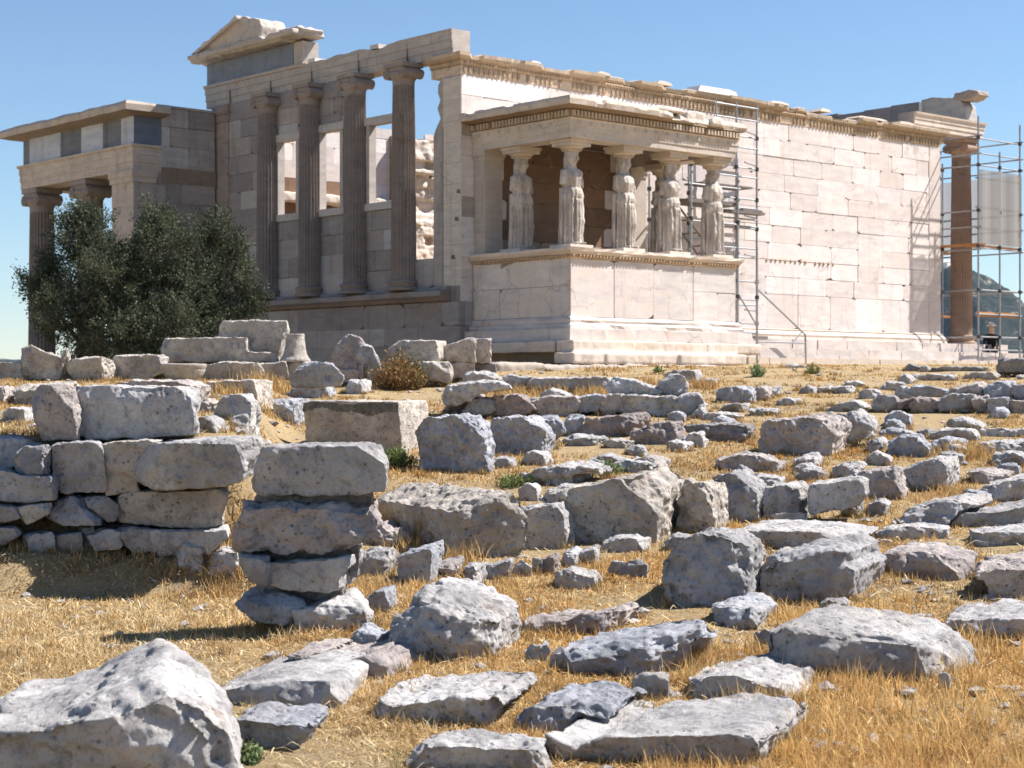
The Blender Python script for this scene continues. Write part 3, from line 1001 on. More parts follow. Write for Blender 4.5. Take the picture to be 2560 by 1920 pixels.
# ---- north porch
nc = ionic_column('column', 0.41, 7.75, 'brown', (0.26, 0.23, 0.215), (-1, 0), seed=9)
place(nc, -2.32, 16.75, -3.18)
for x, y in ((-2.32, 13.75), (0.78, 16.75), (3.88, 16.75), (6.98, 16.75), (6.98, 13.75)):
    c = copy_tree(nc)
    c.parent = temple
    c.location = (x - TL[0], y - TL[1], -3.18 - TL[2])
b = MB()
pa = (0.52, 0.46, 0.40)
path = [(-0.9, 10.62), (-2.74, 10.62), (-2.74, 17.2), (7.4, 17.2), (7.4, 11.2)][::-1]
path = [(-1.86, 10.60), (-2.74, 10.60), (-2.74, 17.28), (7.4, 17.28), (7.4, 11.2)]
path = path[::-1]
b.sweep(path, [(o, z) for o, z in [(-.0, 4.58), (-.0, 4.79), (.02, 4.795), (.02, 5.0), (.04, 5.005), (.04, 5.19), (.09, 5.22), (.10, 5.28), (-.7, 5.28), (-.7, 4.58)]], [pa] * 10, .4)
part(b, 'porch_architrave', 'grey')
b = MB()
slabs = [(10.602, 11.28, .50), (11.283, 12.15, .20), (12.153, 12.3, .12), (12.303, 13.55, .52), (13.553, 14.8, .19), (14.803, 16.75, .50), (16.753, 17.27, .20)]
for y0, y1, g in slabs:
    dx = 0.06 if g < .3 else 0.0
    if g == .12: dx = .2
    b.box(-2.72 + dx, -2.2, y0, y1, 5.285, 6.04, (g * .92, g * 1.02, g * 1.2))
b.box(-2.715, -1.87, 10.585, 10.7, 5.285, 6.04, (0.15, 0.185, 0.25))
b.box(-2.1, 7.3, 10.9, 17.0, 5.3, 6.03, (0.2, .2, .22))
part(b, 'porch_frieze', 'blue')
b = MB()
def jag_c(dd, j, o, z, p):
    n = vnoise(np.array([[p[0] * 1.1, p[1] * 1.1, 5.0]]))[0]
    n2 = vnoise(np.array([[p[0] * 5, p[1] * 5, j]]))[0]
    if j in (2, 3, 4): o -= 0.10 * max(0, n) + .02 * n2
    if j in (3, 4, 5): z += .02 * n2 - .05 * max(0, n)
    return o, z
pc = (0.47, 0.415, 0.36)
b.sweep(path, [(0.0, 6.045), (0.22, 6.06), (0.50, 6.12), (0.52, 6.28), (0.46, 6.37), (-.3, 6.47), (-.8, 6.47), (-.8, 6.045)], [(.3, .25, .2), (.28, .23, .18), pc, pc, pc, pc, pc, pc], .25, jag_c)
b.box(-2.0, 7.0, 10.7, 17.0, 6.2, 6.45, (.45, .42, .4))
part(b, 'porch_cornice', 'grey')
b = MB()
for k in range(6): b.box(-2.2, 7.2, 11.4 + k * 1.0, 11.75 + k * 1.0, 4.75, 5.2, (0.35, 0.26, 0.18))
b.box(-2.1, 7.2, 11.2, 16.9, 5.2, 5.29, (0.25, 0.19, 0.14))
part(b, 'porch_ceiling', 'brown')
b = MB()
b.box(-3.5, 8.2, 10.9, 17.9, -4.2, -3.2, (0.5, .45, .4)); 
part(b, 'porch_floor', 'grey')

# ---- east porch: columns and the broken entablature above the wall
ec = ionic_column('column', 0.35, 6.585, 'brown', (0.37, 0.265, 0.205), (1, 0), seed=14)
place(ec, 21.55, 0.62, 0.0)
for k in range(1, 6):
    c = copy_tree(ec)
    c.parent = temple
    c.location = (21.55 - TL[0], 0.62 + 2.11 * k - TL[1], 0 - TL[2])
b = MB()
b.sweep([(18.2, 0.06), (21.93, 0.06), (21.93, 11.2)], fasciae(0.0, 6.60, 0.5), [(0.66, .58, .50)] * 10, .3)
b.box(18.18, 18.9, 0.08, 0.62, 6.605, 7.09, (.36, .33, .31))
part(b, 'east_architrave', 'marble')
b = MB()
k = 0
for y0, y1 in ((2.1, 3.2), (3.21, 4.3), (4.31, 5.4), (5.41, 7.0), (7.01, 9.0), (9.01, 11.0)):
    b.box(21.35, 21.9, y0, y1, 7.11, 7.98 - 0.03 * (k % 3), vary((.22, .225, .24), .15)); k += 1
part(b, 'east_frieze', 'blue')
b = MB()
b.prism([(21.25, 1.95, 7.11), (21.25, 1.95, 8.02), (21.25, 1.5, 8.05), (21.25, .55, 7.92), (21.25, 0.25, 7.60), (21.25, .2, 7.11)], (.62, 0, 0))
o = part(b, 'corner_block', 'grey')
roughen(o, .04, .015, 4, 1, (0.42, .41, .40))
b = MB()
b.prism([(21.2, .75, 7.88), (21.2, .65, 8.08), (21.2, .2, 8.14), (21.2, -.2, 8.06), (21.2, -.25, 7.92), (21.2, .1, 7.74)], (.62, 0, 0))
o = part(b, 'cornice', 'brown')
roughen(o, .04, .03, 4, 1, (0.36, .31, .27))
b = MB()
wall_blocks(b, (19.48, 1.3), (0, 1), (1, 0), 8.5, [0, 1.3, 1.8, 2.3], 1.2, tone_s, seed=71)
b.box(18.9, 19.43, 9.9, 11.1, -.5, 6.5, (.5, .4, .3))
part(b, 'east_wall', 'marble')
# ------------------------------------------------------------------ porch of the maidens (part of the temple)
PX0, PX1, PD = 0.35, 5.95, -3.39
PPATH = [(PX0, -0.02), (PX0, PD), (PX1, PD), (PX1, -0.02)]
b = MB()
def tone_p(rnd, c, u, z): return vary((0.65, 0.592, 0.56), .04, rnd)
wall_blocks(b, (PX0, -0.03), (0, -1), (-1, 0), 3.36, [0.25, 0.95, 1.56], 1.6, lambda r, c, u, z: vary((0.66, .605, .56), .05, r), seed=80, joints={0: [0, .95, 2.75, 3.36], 1: [0, .3, 1.0, 2.75, 3.36]}, chip=.3, chipmax=.25, gap=.005)
wall_blocks(b, (PX0, PD), (1, 0), (0, -1), 5.60, [0.25, 1.56], 1.4, tone_p, seed=81, joints={0: [0, 1.38, 2.68, 4.05]}, chip=.8, chipmax=.16, gap=.008, jit=.02)
wall_blocks(b, (PX0, PD), (1, 0), (0, -1), 5.60, [0.25, 0.95], 1.4, tone_p, seed=82, joints={0: [4.06, 4.9, 5.60]}, chip=.5, chipmax=.16, gap=.006, jit=.02)
wall_blocks(b, (PX0, PD), (1, 0), (0, -1), 5.60, [0.955, 1.56], 1.4, lambda r, c, u, z: (0.60, .57, .55), seed=83, joints={0: [4.07, 5.60]}, chip=.1)
wall_blocks(b, (PX1, PD), (0, 1), (1, 0), 3.36, [0.25, 1.56], 1.4, tone_p, seed=84)
b.box(PX0 + .05, PX1 - .05, PD + .05, -.03, -.8, 1.56, (.38, .3, .23))
part(b, 'porch_podium', 'marble')
b = MB()
def jag_b(dd, j, o, z, p):
    n = vnoise(np.array([[p[0] * 2.3, p[1] * 2.3, j * 1.0]]))[0]
    return o - (0.05 * max(0, n + .1) if 0 < j < 7 else 0), z + .012 * n
pt = (0.60, .545, .51)
b.sweep(PPATH, [(0.0, .25), (.06, .24), (.10, .18), (.09, .12), (.15, .07), (.16, -.02), (.30, -.025), (.30, -.29), (-.2, -.29), (-.2, .25)], [pt] * 10, .18, jag_b)
part(b, 'podium_base', 'marble')
b = MB()
rr = random.Random(31)
x = PX0 - .55
while x < 6.1:
    w = rr.uniform(.9, 1.9)
    oo = rr.uniform(-.03, .03)
    b.box(x, min(x + w, 6.2) - .015, PD - .62 + oo, PD - .1, -.56, -.30, vary(pt, .06, rr))
    x += w
x = PX0 - .8
while x < 6.1:
    w = rr.uniform(.8, 1.7)
    if rr.random() < .9: b.box(x, min(x + w, 6.2) - .03, PD - .95 + rr.uniform(-.05, .05), PD - .3, -.83, -.575, vary((.60, .52, .44), .08, rr))
    x += w
y = PD
while y < 1.0:
    w = rr.uniform(.7, 1.3)
    b.box(PX0 - .55 + rr.uniform(-.05, .05), PX0 - .05, y, y + w - .02, -.56, -.30, vary((.5, .45, .4), .08, rr))
    y += w
o = part(b, 'porch_steps', 'marble')
roughen(o, .035, .012, 4, 1, (0.615, .535, .46))
b = MB()
x = PX0 - 3.2
while x < 8.5:
    w = rr.uniform(.7, 1.5)
    b.box(x, x + w - .02, PD - 1.15 + rr.uniform(-.06, .06) + (.18 if x > 6 else 0), PD - .4, -1.6, -.84 + rr.uniform(-.02, .02))
    x += w
o = part(b, 'foundation_course', 'marble')
roughen(o, .05, .025, 4, 1, (0.42, .375, .33))
# podium crown with egg pattern
b = MB()
cr = (0.60, 0.50, 0.40)
b.sweep(PPATH, [(0.0, 1.56), (.04, 1.575), (.07, 1.65), (.10, 1.665), (.12, 1.72), (.14, 1.735), (.145, 1.80), (-.62, 1.815), (-.62, 1.56)], [cr, BRN, cr, cr, (.65, .57, .49), (.68, .6, .53), (.68, .61, .54), cr, cr], .2, jag_l)
def along(step, fn, inset=0.02):
    segs = list(zip(PPATH[:-1], PPATH[1:]))
    for (p, q) in segs:
        p, q = np.array(p), np.array(q)
        L = np.linalg.norm(q - p)
        t = (q - p) / L
        n = np.array([t[1], -t[0]])
        u = inset
        while u < L - inset:
            fn(p + t * u, t, n)
            u += step
def egg(c, t, n):
    if rr.random() < .12: return
    q = c + n * .075
    b.lathe((q[0], q[1], 1.615), [(0, -.04), (.03, -.02), (.038, .012), (.02, .035)], 6, (0.50, .38, .26))
along(.105, egg)
part(b, 'podium_crown', 'marble')
b = MB()
b.box(PX0 + .3, PX1 - .3, PD + .3, -.05, 1.5, 1.62, (0.5, .45, .4))
part(b, 'porch_floor', 'grey')
# architrave with round bosses, dentils and broken cornice
b = MB()
pa2 = (0.565, 0.505, 0.445)
prof = [(0, 4.28), (0, 4.42), (.02, 4.424), (.02, 4.57), (.04, 4.574), (.04, 4.69), (.07, 4.72), (-.52, 4.72), (-.52, 4.28)]
b.sweep(PPATH, prof, [pa2] * 9, .25, lambda dd, j, o, z, p: (o + .006 * vnoise(np.array([[p[0] * 4, p[1] * 4, j]]))[0], z))
def boss(c, t, n):
    q = c + n * .038
    b.tube((q[0], q[1], 4.63), (q[0] + n[0] * .012, q[1] + n[1] * .012, 4.63), .045, 10, (0.48, .42, .36))
along(.36, boss, .25)
part(b, 'porch_architrave', 'marble')
b = MB()
def dent(c, t, n):
    if rr.random() < .06: return
    q0, q1 = c + n * .05 - t * .03, c + n * .145 - t * .03
    q2, q3 = q1 + t * .06, q0 + t * .06
    b.prism([(p[0], p[1], 4.745) for p in (q0, q1, q2, q3)], (0, 0, .13), vary((.50, .42, .33), .12, rr))
along(.112, dent, .0)
b.sweep(PPATH, [(.0, 4.722), (.05, 4.724), (.05, 4.90), (.0, 4.90)], [(.30, .22, .15)] * 4)
part(b, 'dentils', 'brown')
b = MB()
def jag_cor(dd, j, o, z, p):
    r, f = hsh(math.floor(dd / .83), 21, 4), hsh(math.floor(dd / .27), 5, 8)
    n2 = vnoise(np.array([[dd * 9, j * 1.3, 7.0]]))[0]
    br = 0.0
    if 3.36 + 3.05 < dd < 3.36 + 5.75: br = .25 + .10 * (f - .5)     # corona lost towards the east end of the front
    elif r < .3: br = .07
    elif f < .2: br = .04
    if 1 < j < 5: o = max(.10, o - br - .010 * n2)
    if j in (3, 4, 5): z += .012 * n2 - (.05 if br > .2 else 0) - (.03 if r < .3 else 0) - (.03 if f < .25 else 0)
    return o, z
co = (0.56, .49, .42)
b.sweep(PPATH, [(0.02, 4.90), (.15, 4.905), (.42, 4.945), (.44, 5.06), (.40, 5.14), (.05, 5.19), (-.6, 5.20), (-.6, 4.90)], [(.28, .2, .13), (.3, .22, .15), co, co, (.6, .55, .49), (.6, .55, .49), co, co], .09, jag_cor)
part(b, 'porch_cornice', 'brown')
b = MB()
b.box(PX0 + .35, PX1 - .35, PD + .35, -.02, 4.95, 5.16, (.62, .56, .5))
b.box(PX0 + .45, PX1 - .45, PD + .45, -.02, 4.66, 4.94, (.12, .08, .055))  # soffit: dark patina tone that also carries the interior's shade
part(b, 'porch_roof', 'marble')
b = MB()
b.prism([(4.0, -3.55, 4.98), (4.75, -3.5, 4.97), (4.7, -3.5, 5.24), (4.35, -3.52, 5.27), (4.02, -3.55, 5.22)], (0, .8, 0))
b.prism([(4.85, -3.6, 4.98), (5.35, -3.6, 4.96), (5.3, -3.58, 5.13), (5.05, -3.6, 5.2), (4.88, -3.6, 5.12)], (0, .7, 0))
b.prism([(2.6, -3.7, 5.12), (3.9, -3.68, 5.12), (3.8, -3.66, 5.22), (3.2, -3.66, 5.25), (2.7, -3.68, 5.2)], (0, 1.2, 0))
o = part(b, 'roof_slab', 'marble')
roughen(o, .03, .02, 6, 1, (.62, .56, .5))
# back piers against the wall
for x0 in (0.40, 5.35):
    b = MB()
    b.box(x0, x0 + .55, -.40, -.015, 1.815, 4.05, (0.50, .45, .40))
    o = part(b, 'porch_anta', 'marble')
    b = MB()
    b.box(x0 - .03, x0 + .58, -.43, -.015, 4.049, 4.15, (0.52, .47, .41)); b.box(x0 - .06, x0 + .61, -.46, -.015, 4.149, 4.279, (0.52, .47, .41))
    part(b, 'capital', 'marble', o)

# ---- the maidens: one continuous figure, capital and plinth as sub-parts
def maiden(mirror):
    """faces -Y, stands on z=0, about 2.03 m to the crown; the free leg's knee pushes the cloth forward"""
    n = 96
    s = -1 if mirror else 1
    levels = [  # z, rx, ry, cx, cy, fold amplitude
        (0.00, .275, .225, .00, .00, .030), (.06, .262, .215, .00, .00, .034), (.25, .252, .205, .0, .0, .036), (.55, .248, .205, .0, -.005, .034),
        (.85, .250, .210, .0, -.005, .030), (1.02, .256, .208, .0, -.005, .022), (1.07, .266, .214, .01, 0, .018), (1.10, .276, .224, .01, 0, .018),
        (1.18, .270, .220, .01, 0, .016), (1.26, .250, .203, .01, 0, .014), (1.33, .215, .168, .005, 0, .010), (1.37, .226, .176, .0, -.005, .014),
        (1.46, .234, .190, .0, -.012, .013), (1.55, .240, .194, -.005, -.015, .012), (1.64, .250, .182, -.01, -.01, .008), (1.69, .255, .162, -.01, .0, .006),
        (1.735, .235, .145, -.01, .01, .003), (1.765, .160, .120, -.01, .015, .0), (1.79, .100, .100, -.01, .015, 0), (1.83, .088, .092, -.01, .01, 0)]
    rings = []
    for z, rx, ry, cx, cy, fa in levels:
        ring = []
        for i in range(n):
            a = 2 * math.pi * i / n
            ca, sa = math.cos(a), math.sin(a)
            f = 0
            front = max(0.0, -sa)
            # vertical flutes over the standing leg, smooth cloth over the free leg
            free = math.exp(-((a - (4.71 + s * 0.62)) / .42) ** 2)
            f = (1.6 if z < 1.06 else .55) * fa * (math.sin(a * 17) * .6 + math.sin(a * 11 + 1.3) * .5) * (1 - .9 * free)
            kx = 0.0
            if z < 1.05:
                k = math.exp(-((z - .62) / .32) ** 2)
                f += free * (.075 * k - .01)
            if 1.45 < z < 1.65:                       # bust
                for bs in (-1, 1):
                    f += .026 * math.exp(-((a - (4.71 + bs * .55)) / .30) ** 2) * math.exp(-((z - 1.55) / .06) ** 2)
            if 1.05 < z < 1.14: f += .02 * math.sin(a * 2 + 1.2)   # hem of the overfold
            ring.append((cx * s + (rx + f) * ca, cy + (ry + f) * sa, z))
        rings.append(ring)
    b = MB()
    b.rings(rings)
    # head: skull, jaw, nose, brow, hair roll, plaits on the nape
    def blob(c, r, nu=14, nv=9):
        rs = []
        for j in range(1, nv):
            t = math.pi * j / nv
            rs.append([(c[0] + r[0] * math.sin(t) * math.cos(2 * math.pi * i / nu), c[1] + r[1] * math.sin(t) * math.sin(2 * math.pi * i / nu), c[2] - r[2] * math.cos(t)) for i in range(nu)])
        b.rings(rs)
    hx = -.01 * s
    def hb(c, r, nu=14, nv=9):
        blob((hx + c[0] * 1.18, c[1] * 1.18, 1.975 + (c[2] - 1.885) * 1.12), tuple(k * 1.18 for k in r), nu, nv)
    b.tube((hx, .012, 1.76), (hx, .0, 1.90), .092, 14, r1=.085)
    hb((0, -.005, 1.885), (.098, .118, .145))
    hb((0, -.035, 1.82), (.072, .085, .075))
    hb((0, -.125, 1.862), (.016, .024, .034), 8, 6)
    hb((0, -.108, 1.905), (.060, .022, .016), 8, 6)
    hb((0, -.112, 1.822), (.030, .016, .014), 8, 6)
    for e in (-1, 1):
        hb((e * .036, -.108, 1.885), (.017, .012, .010), 8, 6)
        hb((e * .088, -.02, 1.90), (.044, .09, .085), 10, 7)
        hb((e * .095, .0, 1.84), (.020, .03, .035), 8, 6)
        b.tube((hx + e * .10, .03, 1.92), (hx + e * .13, -.10, 1.64), .036, 8, r1=.024)
    hb((0, .0, 1.965), (.118, .135, .070))
    b.tube((hx, .10, 2.02), (hx, .15, 1.58), .10, 12, r1=.06)
    b.tube((hx, -.01, 2.06), (hx, -.01, 2.14), .14, 18, r1=.15)
    # upper arms, broken off above the elbow
    b.tube((-.225, .0, 1.675), (-.285, .0, 1.37), .075, 12, r1=.062)
    b.tube((.225, .0, 1.675), (.280, -.01, 1.33 if not mirror else 1.42), .075, 12, r1=.062)
    blob((-.225, .0, 1.665), (.085, .085, .08), 12, 8)
    blob((.225, .0, 1.665), (.085, .085, .08), 12, 8)
    # cloth falling at the sides and the toes
    b.tube((-.255, .05, 1.30), (-.245, .04, .15), .055, 10, r1=.05)
    b.tube((.255, .05, 1.28), (.245, .04, .15), .055, 10, r1=.05)
    blob((.11 * s, -.24, .035), (.05, .10, .035), 10, 6)
    blob((-.10 * s, -.21, .035), (.05, .10, .035), 10, 6)
    me = b.mesh('caryatid')
    me = remesh(me, .0115, 1)
    def fn(co, no):
        return .009 * fbm(co * 9 + (3 if mirror else 0), 3)
    displace(me, fn)
    me.materials.append(M['statue'])
    set_tone(me, (0.56, 0.50, 0.44))
    me.shade_smooth()
    o = bpy.data.objects.new('caryatid', me)
    COL.objects.link(o)
    c = MB()
    tc = (0.56, .49, .41)
    c.lathe((0, 0, 2.11), [(.145, 0), (.165, .015), (.15, .03), (.19, .07), (.25, .115), (.265, .135), (.25, .15)], 28, tc)
    for k in range(20):
        a = 2 * math.pi * k / 20
        c.lathe((.205 * math.cos(a), .205 * math.sin(a), 2.195), [(0, -.04), (.022, -.03), (.028, .01), (.01, .04)], 6, (.47, .38, .29))
    c.box(-.30, .30, -.30, .30, 2.255, 2.33, tc)
    c.box(-.325, .325, -.325, .325, 2.333, 2.40, tc)
    c.build('capital', M['marble'], o)
    c = MB()
    c.box(-.34, .34, -.33, .33, -.10, .0, (.62, .56, .5))
    c.build('plinth', M['marble'], o)
    return o
zc = 1.90
cA, cB = maiden(False), maiden(True)
def put(o, x, y):
    o.location = (x - TL[0], y - TL[1], zc - .005 - TL[2])
    o.scale = (1.05, 1.05, .992)
put(cA, .80, -2.95); child(cA, temple)
put(cB, 5.60, -2.95); child(cB, temple)
for src, x, y in ((cA, 2.50, -2.95), (cB, 4.06, -2.95), (cA, .80, -1.24), (cB, 5.60, -1.24)):
    c = copy_tree(src)
    put(c, x, y)
# ------------------------------------------------------------------ scaffolds
def pole(p0, p1, root, name='pole', r=.03, mat='steel', clamps=()):
    b = MB()
    b.tube(p0, p1, r, 8)
    o = b.build(name, M[mat], root, SCL)
    if clamps:
        for z in clamps:
            c = MB()
            c.tube((p0[0], p0[1], z - .05), (p0[0], p0[1], z + .05), r * 1.9, 8)
            c.build('clamp', M['clamp'], o, SCL)
    return o
SCL = (8.3, -0.8, -0.0)
sc1 = empty('scaffold_tower', SCL)
tag(sc1, 'steel pipe scaffold tower with stair flights standing between the maiden porch and the long wall', 'scaffold')
lv = [0.4, 1.05, 1.55, 2.45, 3.0, 3.25, 3.8, 4.4, 4.65, 5.2, 5.5]
NP = [(6.12, -.30, 4.2), (7.63, -.30, 6.0), (8.71, -.30, 6.42), (9.54, -.30, 6.42), (10.39, -.30, 6.42)]
SP = [(6.68, -1.25, 4.6), (7.7, -1.25, 4.5), (8.5, -1.25, 4.3), (9.28, -1.25, 2.4)]
for x, y, zt in NP: pole((x, y, -.02), (x, y, zt), sc1, clamps=[z for z in lv[::2] if z < zt])
for x, y, zt in SP: pole((x, y, -.8), (x, y, zt), sc1, clamps=[z for z in lv[1::3] if z < zt])
for z in lv: pole((9.54 if z > 4.5 else 8.6, -.30, z), (10.45, -.30, z), sc1, 'ledger', .024)
for z in (3.55, 3.05, 2.2, .9, .15): pole((9.54, -.30, z), (10.45, -.30, z), sc1, 'ledger', .024)
for z in (5.97, 6.32): pole((8.65, -.30, z), (10.45, -.30, z), sc1, 'ledger', .024)
for z in (.6, 1.7, 2.6, 3.5): pole((6.1, -.30, z), (8.6, -.30, z), sc1, 'ledger', .024)
for z in (2.0, 2.95, 3.9): pole((6.6, -1.25, z), (8.6, -1.25, z), sc1, 'ledger', .024)
for z in (1.0, 2.2, 3.05, 3.6, 4.1): pole((8.5, -1.30, z), (9.6, -.25, z), sc1, 'transom', .024)
for z in (2.3, 3.25, 4.2): pole((6.68, -1.3, z), (7.63, -.25, z), sc1, 'transom', .024)
for z in (.75, 2.25, 3.3, 4.75, 5.6): pole((9.54, -.6, z), (10.39, -.27, z), sc1, 'transom', .024)
b = MB()
b.box(6.6, 8.6, -1.2, -.35, 3.44, 3.52); 
b.build('platform', M['deck'], sc1, SCL)
b = MB()
b.box(8.75, 10.36, -.62, -.34, 3.36, 3.43); b.box(9.5, 10.3, -.58, -.36, 3.43, 3.49)
b.build('platform', M['deck'], sc1, SCL)
b = MB()
b.box(7.4, 9.4, -1.0, -.35, 3.98, 4.03)
b.build('platform', M['deck'], sc1, SCL)
def stair(x0, z0, x1, z1, y):
    b = MB()
    for yy in (y, y + .55): b.tube((x0, yy, z0), (x1, yy, z1), .03, 6)
    n = 5
    for k in range(1, n):
        t = k / n
        x, z = x0 + (x1 - x0) * t, z0 + (z1 - z0) * t
        b.box(x - .10, x + .10, y + .02, y + .53, z - .012, z + .012)
    return b.build('stair_flight', M['deck'], sc1, SCL)
stair(6.5, 3.3, 8.3, 1.75, -1.0)
b = MB()
b.tube((9.45, -1.1, 1.30), (11.50, -1.1, .10), .026, 7); b.tube((11.50, -1.1, .12), (11.52, -1.1, -.70), .03, 7)
b.tube((9.45, -1.1, -.13), (11.5, -1.1, -.13), .022, 7); b.tube((10.95, -1.1, -.13), (11.35, -1.1, .18), .02, 7)
b.tube((9.45, -1.1, -.5), (9.45, -1.1, 1.35), .026, 7); b.tube((8.6, -1.2, 1.1), (9.45, -1.1, .3), .022, 7)
b.build('handrail', M['steel'], sc1, SCL)
b = MB()
b.box(10.1, 10.65, -.48, -.12, -.02, .05); b.tube((9.7, -.4, .02), (10.7, -.4, .02), .04, 8)
b.build('foot_block', M['deck'], sc1, SCL)

SCL = (21.2, -1.1, -0.65)
sc2 = empty('column_scaffold', SCL)
tag(sc2, 'pipe scaffold wrapped in grey netting around the column at the right corner of the temple', 'scaffold')
X0, XM, X1, YS, YN = 19.90, 21.08, 22.22, -1.1, 1.9
lv2 = [.2, 1.65, 3.0, 4.1, 5.5, 6.35]
for x, y, zt in ((X0, YS, 7.0), (XM, YS, 6.0), (X1, YS, 6.95), (X0 + .32, .42, 5.7), (X0, YN, 6.0), (X1, YN, 6.9)):
    pole((x, y, -.75), (x, y, zt), sc2, clamps=[z for z in lv2 if z < zt])
for z in (-.2, .2, .9, 1.65, 2.95, 3.55, 4.2, 5.1, 5.5, 5.87, 6.33):
    pole((X0 - .1, YS + .03, z), (X1 + .15, YS + .03, z), sc2, 'ledger', .024)
for z in (.2, 1.65, 2.9, 3.6, 4.1, 5.5, 5.85, 6.40):
    pole((X0 + .03, YS - .1, z), (X0 + .03, YN + .1, z), sc2, 'transom', .024)
    pole((X1 + .03, YS - .1, z), (X1 + .03, YN + .1, z), sc2, 'transom', .024)
for z in (1.0, 2.3, 3.0, 5.5): pole((X0, YN, z), (X1, YN, z), sc2, 'ledger', .024)
pole((X0 + .1, YN, 1.1), (X1, YN, 2.9), sc2, 'brace', .024)
pole((X0 - .1, YN, 1.9), (X1 + .1, YN - .1, -.6), sc2, 'brace', .024)
b = MB()
for y0, y1 in ((YS + .05, YS + .45), (1.35, 1.85)): 
    b = MB()
    b.box(X0 - .05, X1 + .1, y0, y1, 2.99, 3.04)
    b.build('plank', M['plank'], sc2, SCL)
b = MB()
b.box(X0 - .05, X0 + .4, YS, YN, 3.045, 3.09)
b.build('plank', M['plank'], sc2, SCL)
b = MB()
b.box(X0 - .05, X1 + .1, 1.25, 1.85, .92, .97)
b.build('plank', M['plank'], sc2, SCL)
b = MB()
b.box(X0, X1, YS + .06, YS + .1, .82, .98)
b.build('plank', M['plank'], sc2, SCL)
b = MB()
def netside(p, q):
    p, q = np.array(p), np.array(q)
    k = 14
    rs = []
    for i in range(k + 1):
        c = p + (q - p) * i / k
        n = np.array([q[1] - p[1], -(q[0] - p[0])]) / np.linalg.norm(q - p)
        w = .03 * math.sin(i * 1.3)
        rs.append((c[0] + n[0] * w, c[1] + n[1] * w))
    vs = [(x, y, z) for x, y in rs for z in (3.08, 3.8, 4.6, 5.36)]
    fs = [(i * 4 + j, (i + 1) * 4 + j, (i + 1) * 4 + j + 1, i * 4 + j + 1) for i in range(k) for j in range(3)]
    b.add(vs, fs, (.45, .43, .4))
netside((X0 - .04, YS - .04), (X1 + .05, YS - .04)); netside((X1 + .05, YS - .04), (X1 + .05, YN))
b.build('netting', M['net'], sc2, SCL)

# ------------------------------------------------------------------ person sitting on the step at the far right
def person():
    base = np.array((21.75, -0.36, -0.27))
    me = bpy.data.meshes.new('person')
    # faces west and a little south, leaning forward with the arms on the knees
    f = np.array((-.82, -.57, 0)); f = f / np.linalg.norm(f)
    s = np.array((f[1], -f[0], 0))
    def P(fw, sd, z): return tuple(base + f * fw + s * sd + np.array((0, 0, z)))
    J, E, R, m = [], [], [], []
    def add(p, r, parent=None):
        J.append(p); R.append(r)
        if parent is not None: E.append((parent, len(J) - 1))
        return len(J) - 1
    pel = add(P(0, 0, .12), .15)
    sp = add(P(.06, 0, .30), .14, pel)
    ch = add(P(.16, 0, .48), .155, sp)
    nk = add(P(.26, 0, .62), .06, ch)
    hb = add(P(.31, 0, .70), .075, nk)
    hd = add(P(.35, 0, .78), .095, hb)
    ht = add(P(.35, 0, .87), .07, hd)
    for e in (-1, 1):
        sh = add(P(.20, e * .19, .52), .07, ch)
        el = add(P(.34, e * .24, .28), .048, sh)
        wr = add(P(.50, e * .12, .16), .036, el)
        add(P(.57, e * .07, .12), .04, wr)
        hp = add(P(.04, e * .09, .08), .10, pel)
        kn = add(P(.44, e * .13, .16), .075, hp)
        an = add(P(.40, e * .12, -.24), .05, kn)
        add(P(.56, e * .13, -.28), .04, an)
    me.from_pydata(J, E, [])
    o = bpy.data.objects.new('tmp', me)
    COL.objects.link(o)
    md = o.modifiers.new('k', 'SKIN')
    for v, r in zip(me.skin_vertices[0].data, R): v.radius = (r, r)
    me.skin_vertices[0].data[0].use_root = True
    sd = o.modifiers.new('u', 'SUBSURF'); sd.levels = 2
    dg = bpy.context.evaluated_depsgraph_get(); dg.update()
    out = bpy.data.meshes.new_from_object(o.evaluated_get(dg))
    bpy.data.objects.remove(o)
    for x in ('black', 'skin'): out.materials.append(M[x])
    for p in out.polygons:
        c = np.array(p.center) - base
        fw, z = c @ f, c[2]
        skin = z > .61 or (fw > .40 and z < .26 and z > .1 and abs(c @ s) < .12 and fw > .5) or (z < -.02)
        p.material_index = 1 if skin else 0
    out.shade_smooth()
    L = Vector(base)
    out.transform(Matrix.Translation(-L))
    o = bpy.data.objects.new('person', out)
    COL.objects.link(o)
    o.location = L
    tag(o, 'person in a black top and pale hat sitting bent forward on the temple step', 'person')
    b = MB()
    c = P(.36, 0, .86)
    b.lathe(c, [(.17, -.01), (.175, .005), (.11, .02), (.10, .08), (.05, .10), (0.0, .102)], 16)
    b.build('hat', M['straw_hat'], o, base)
person()

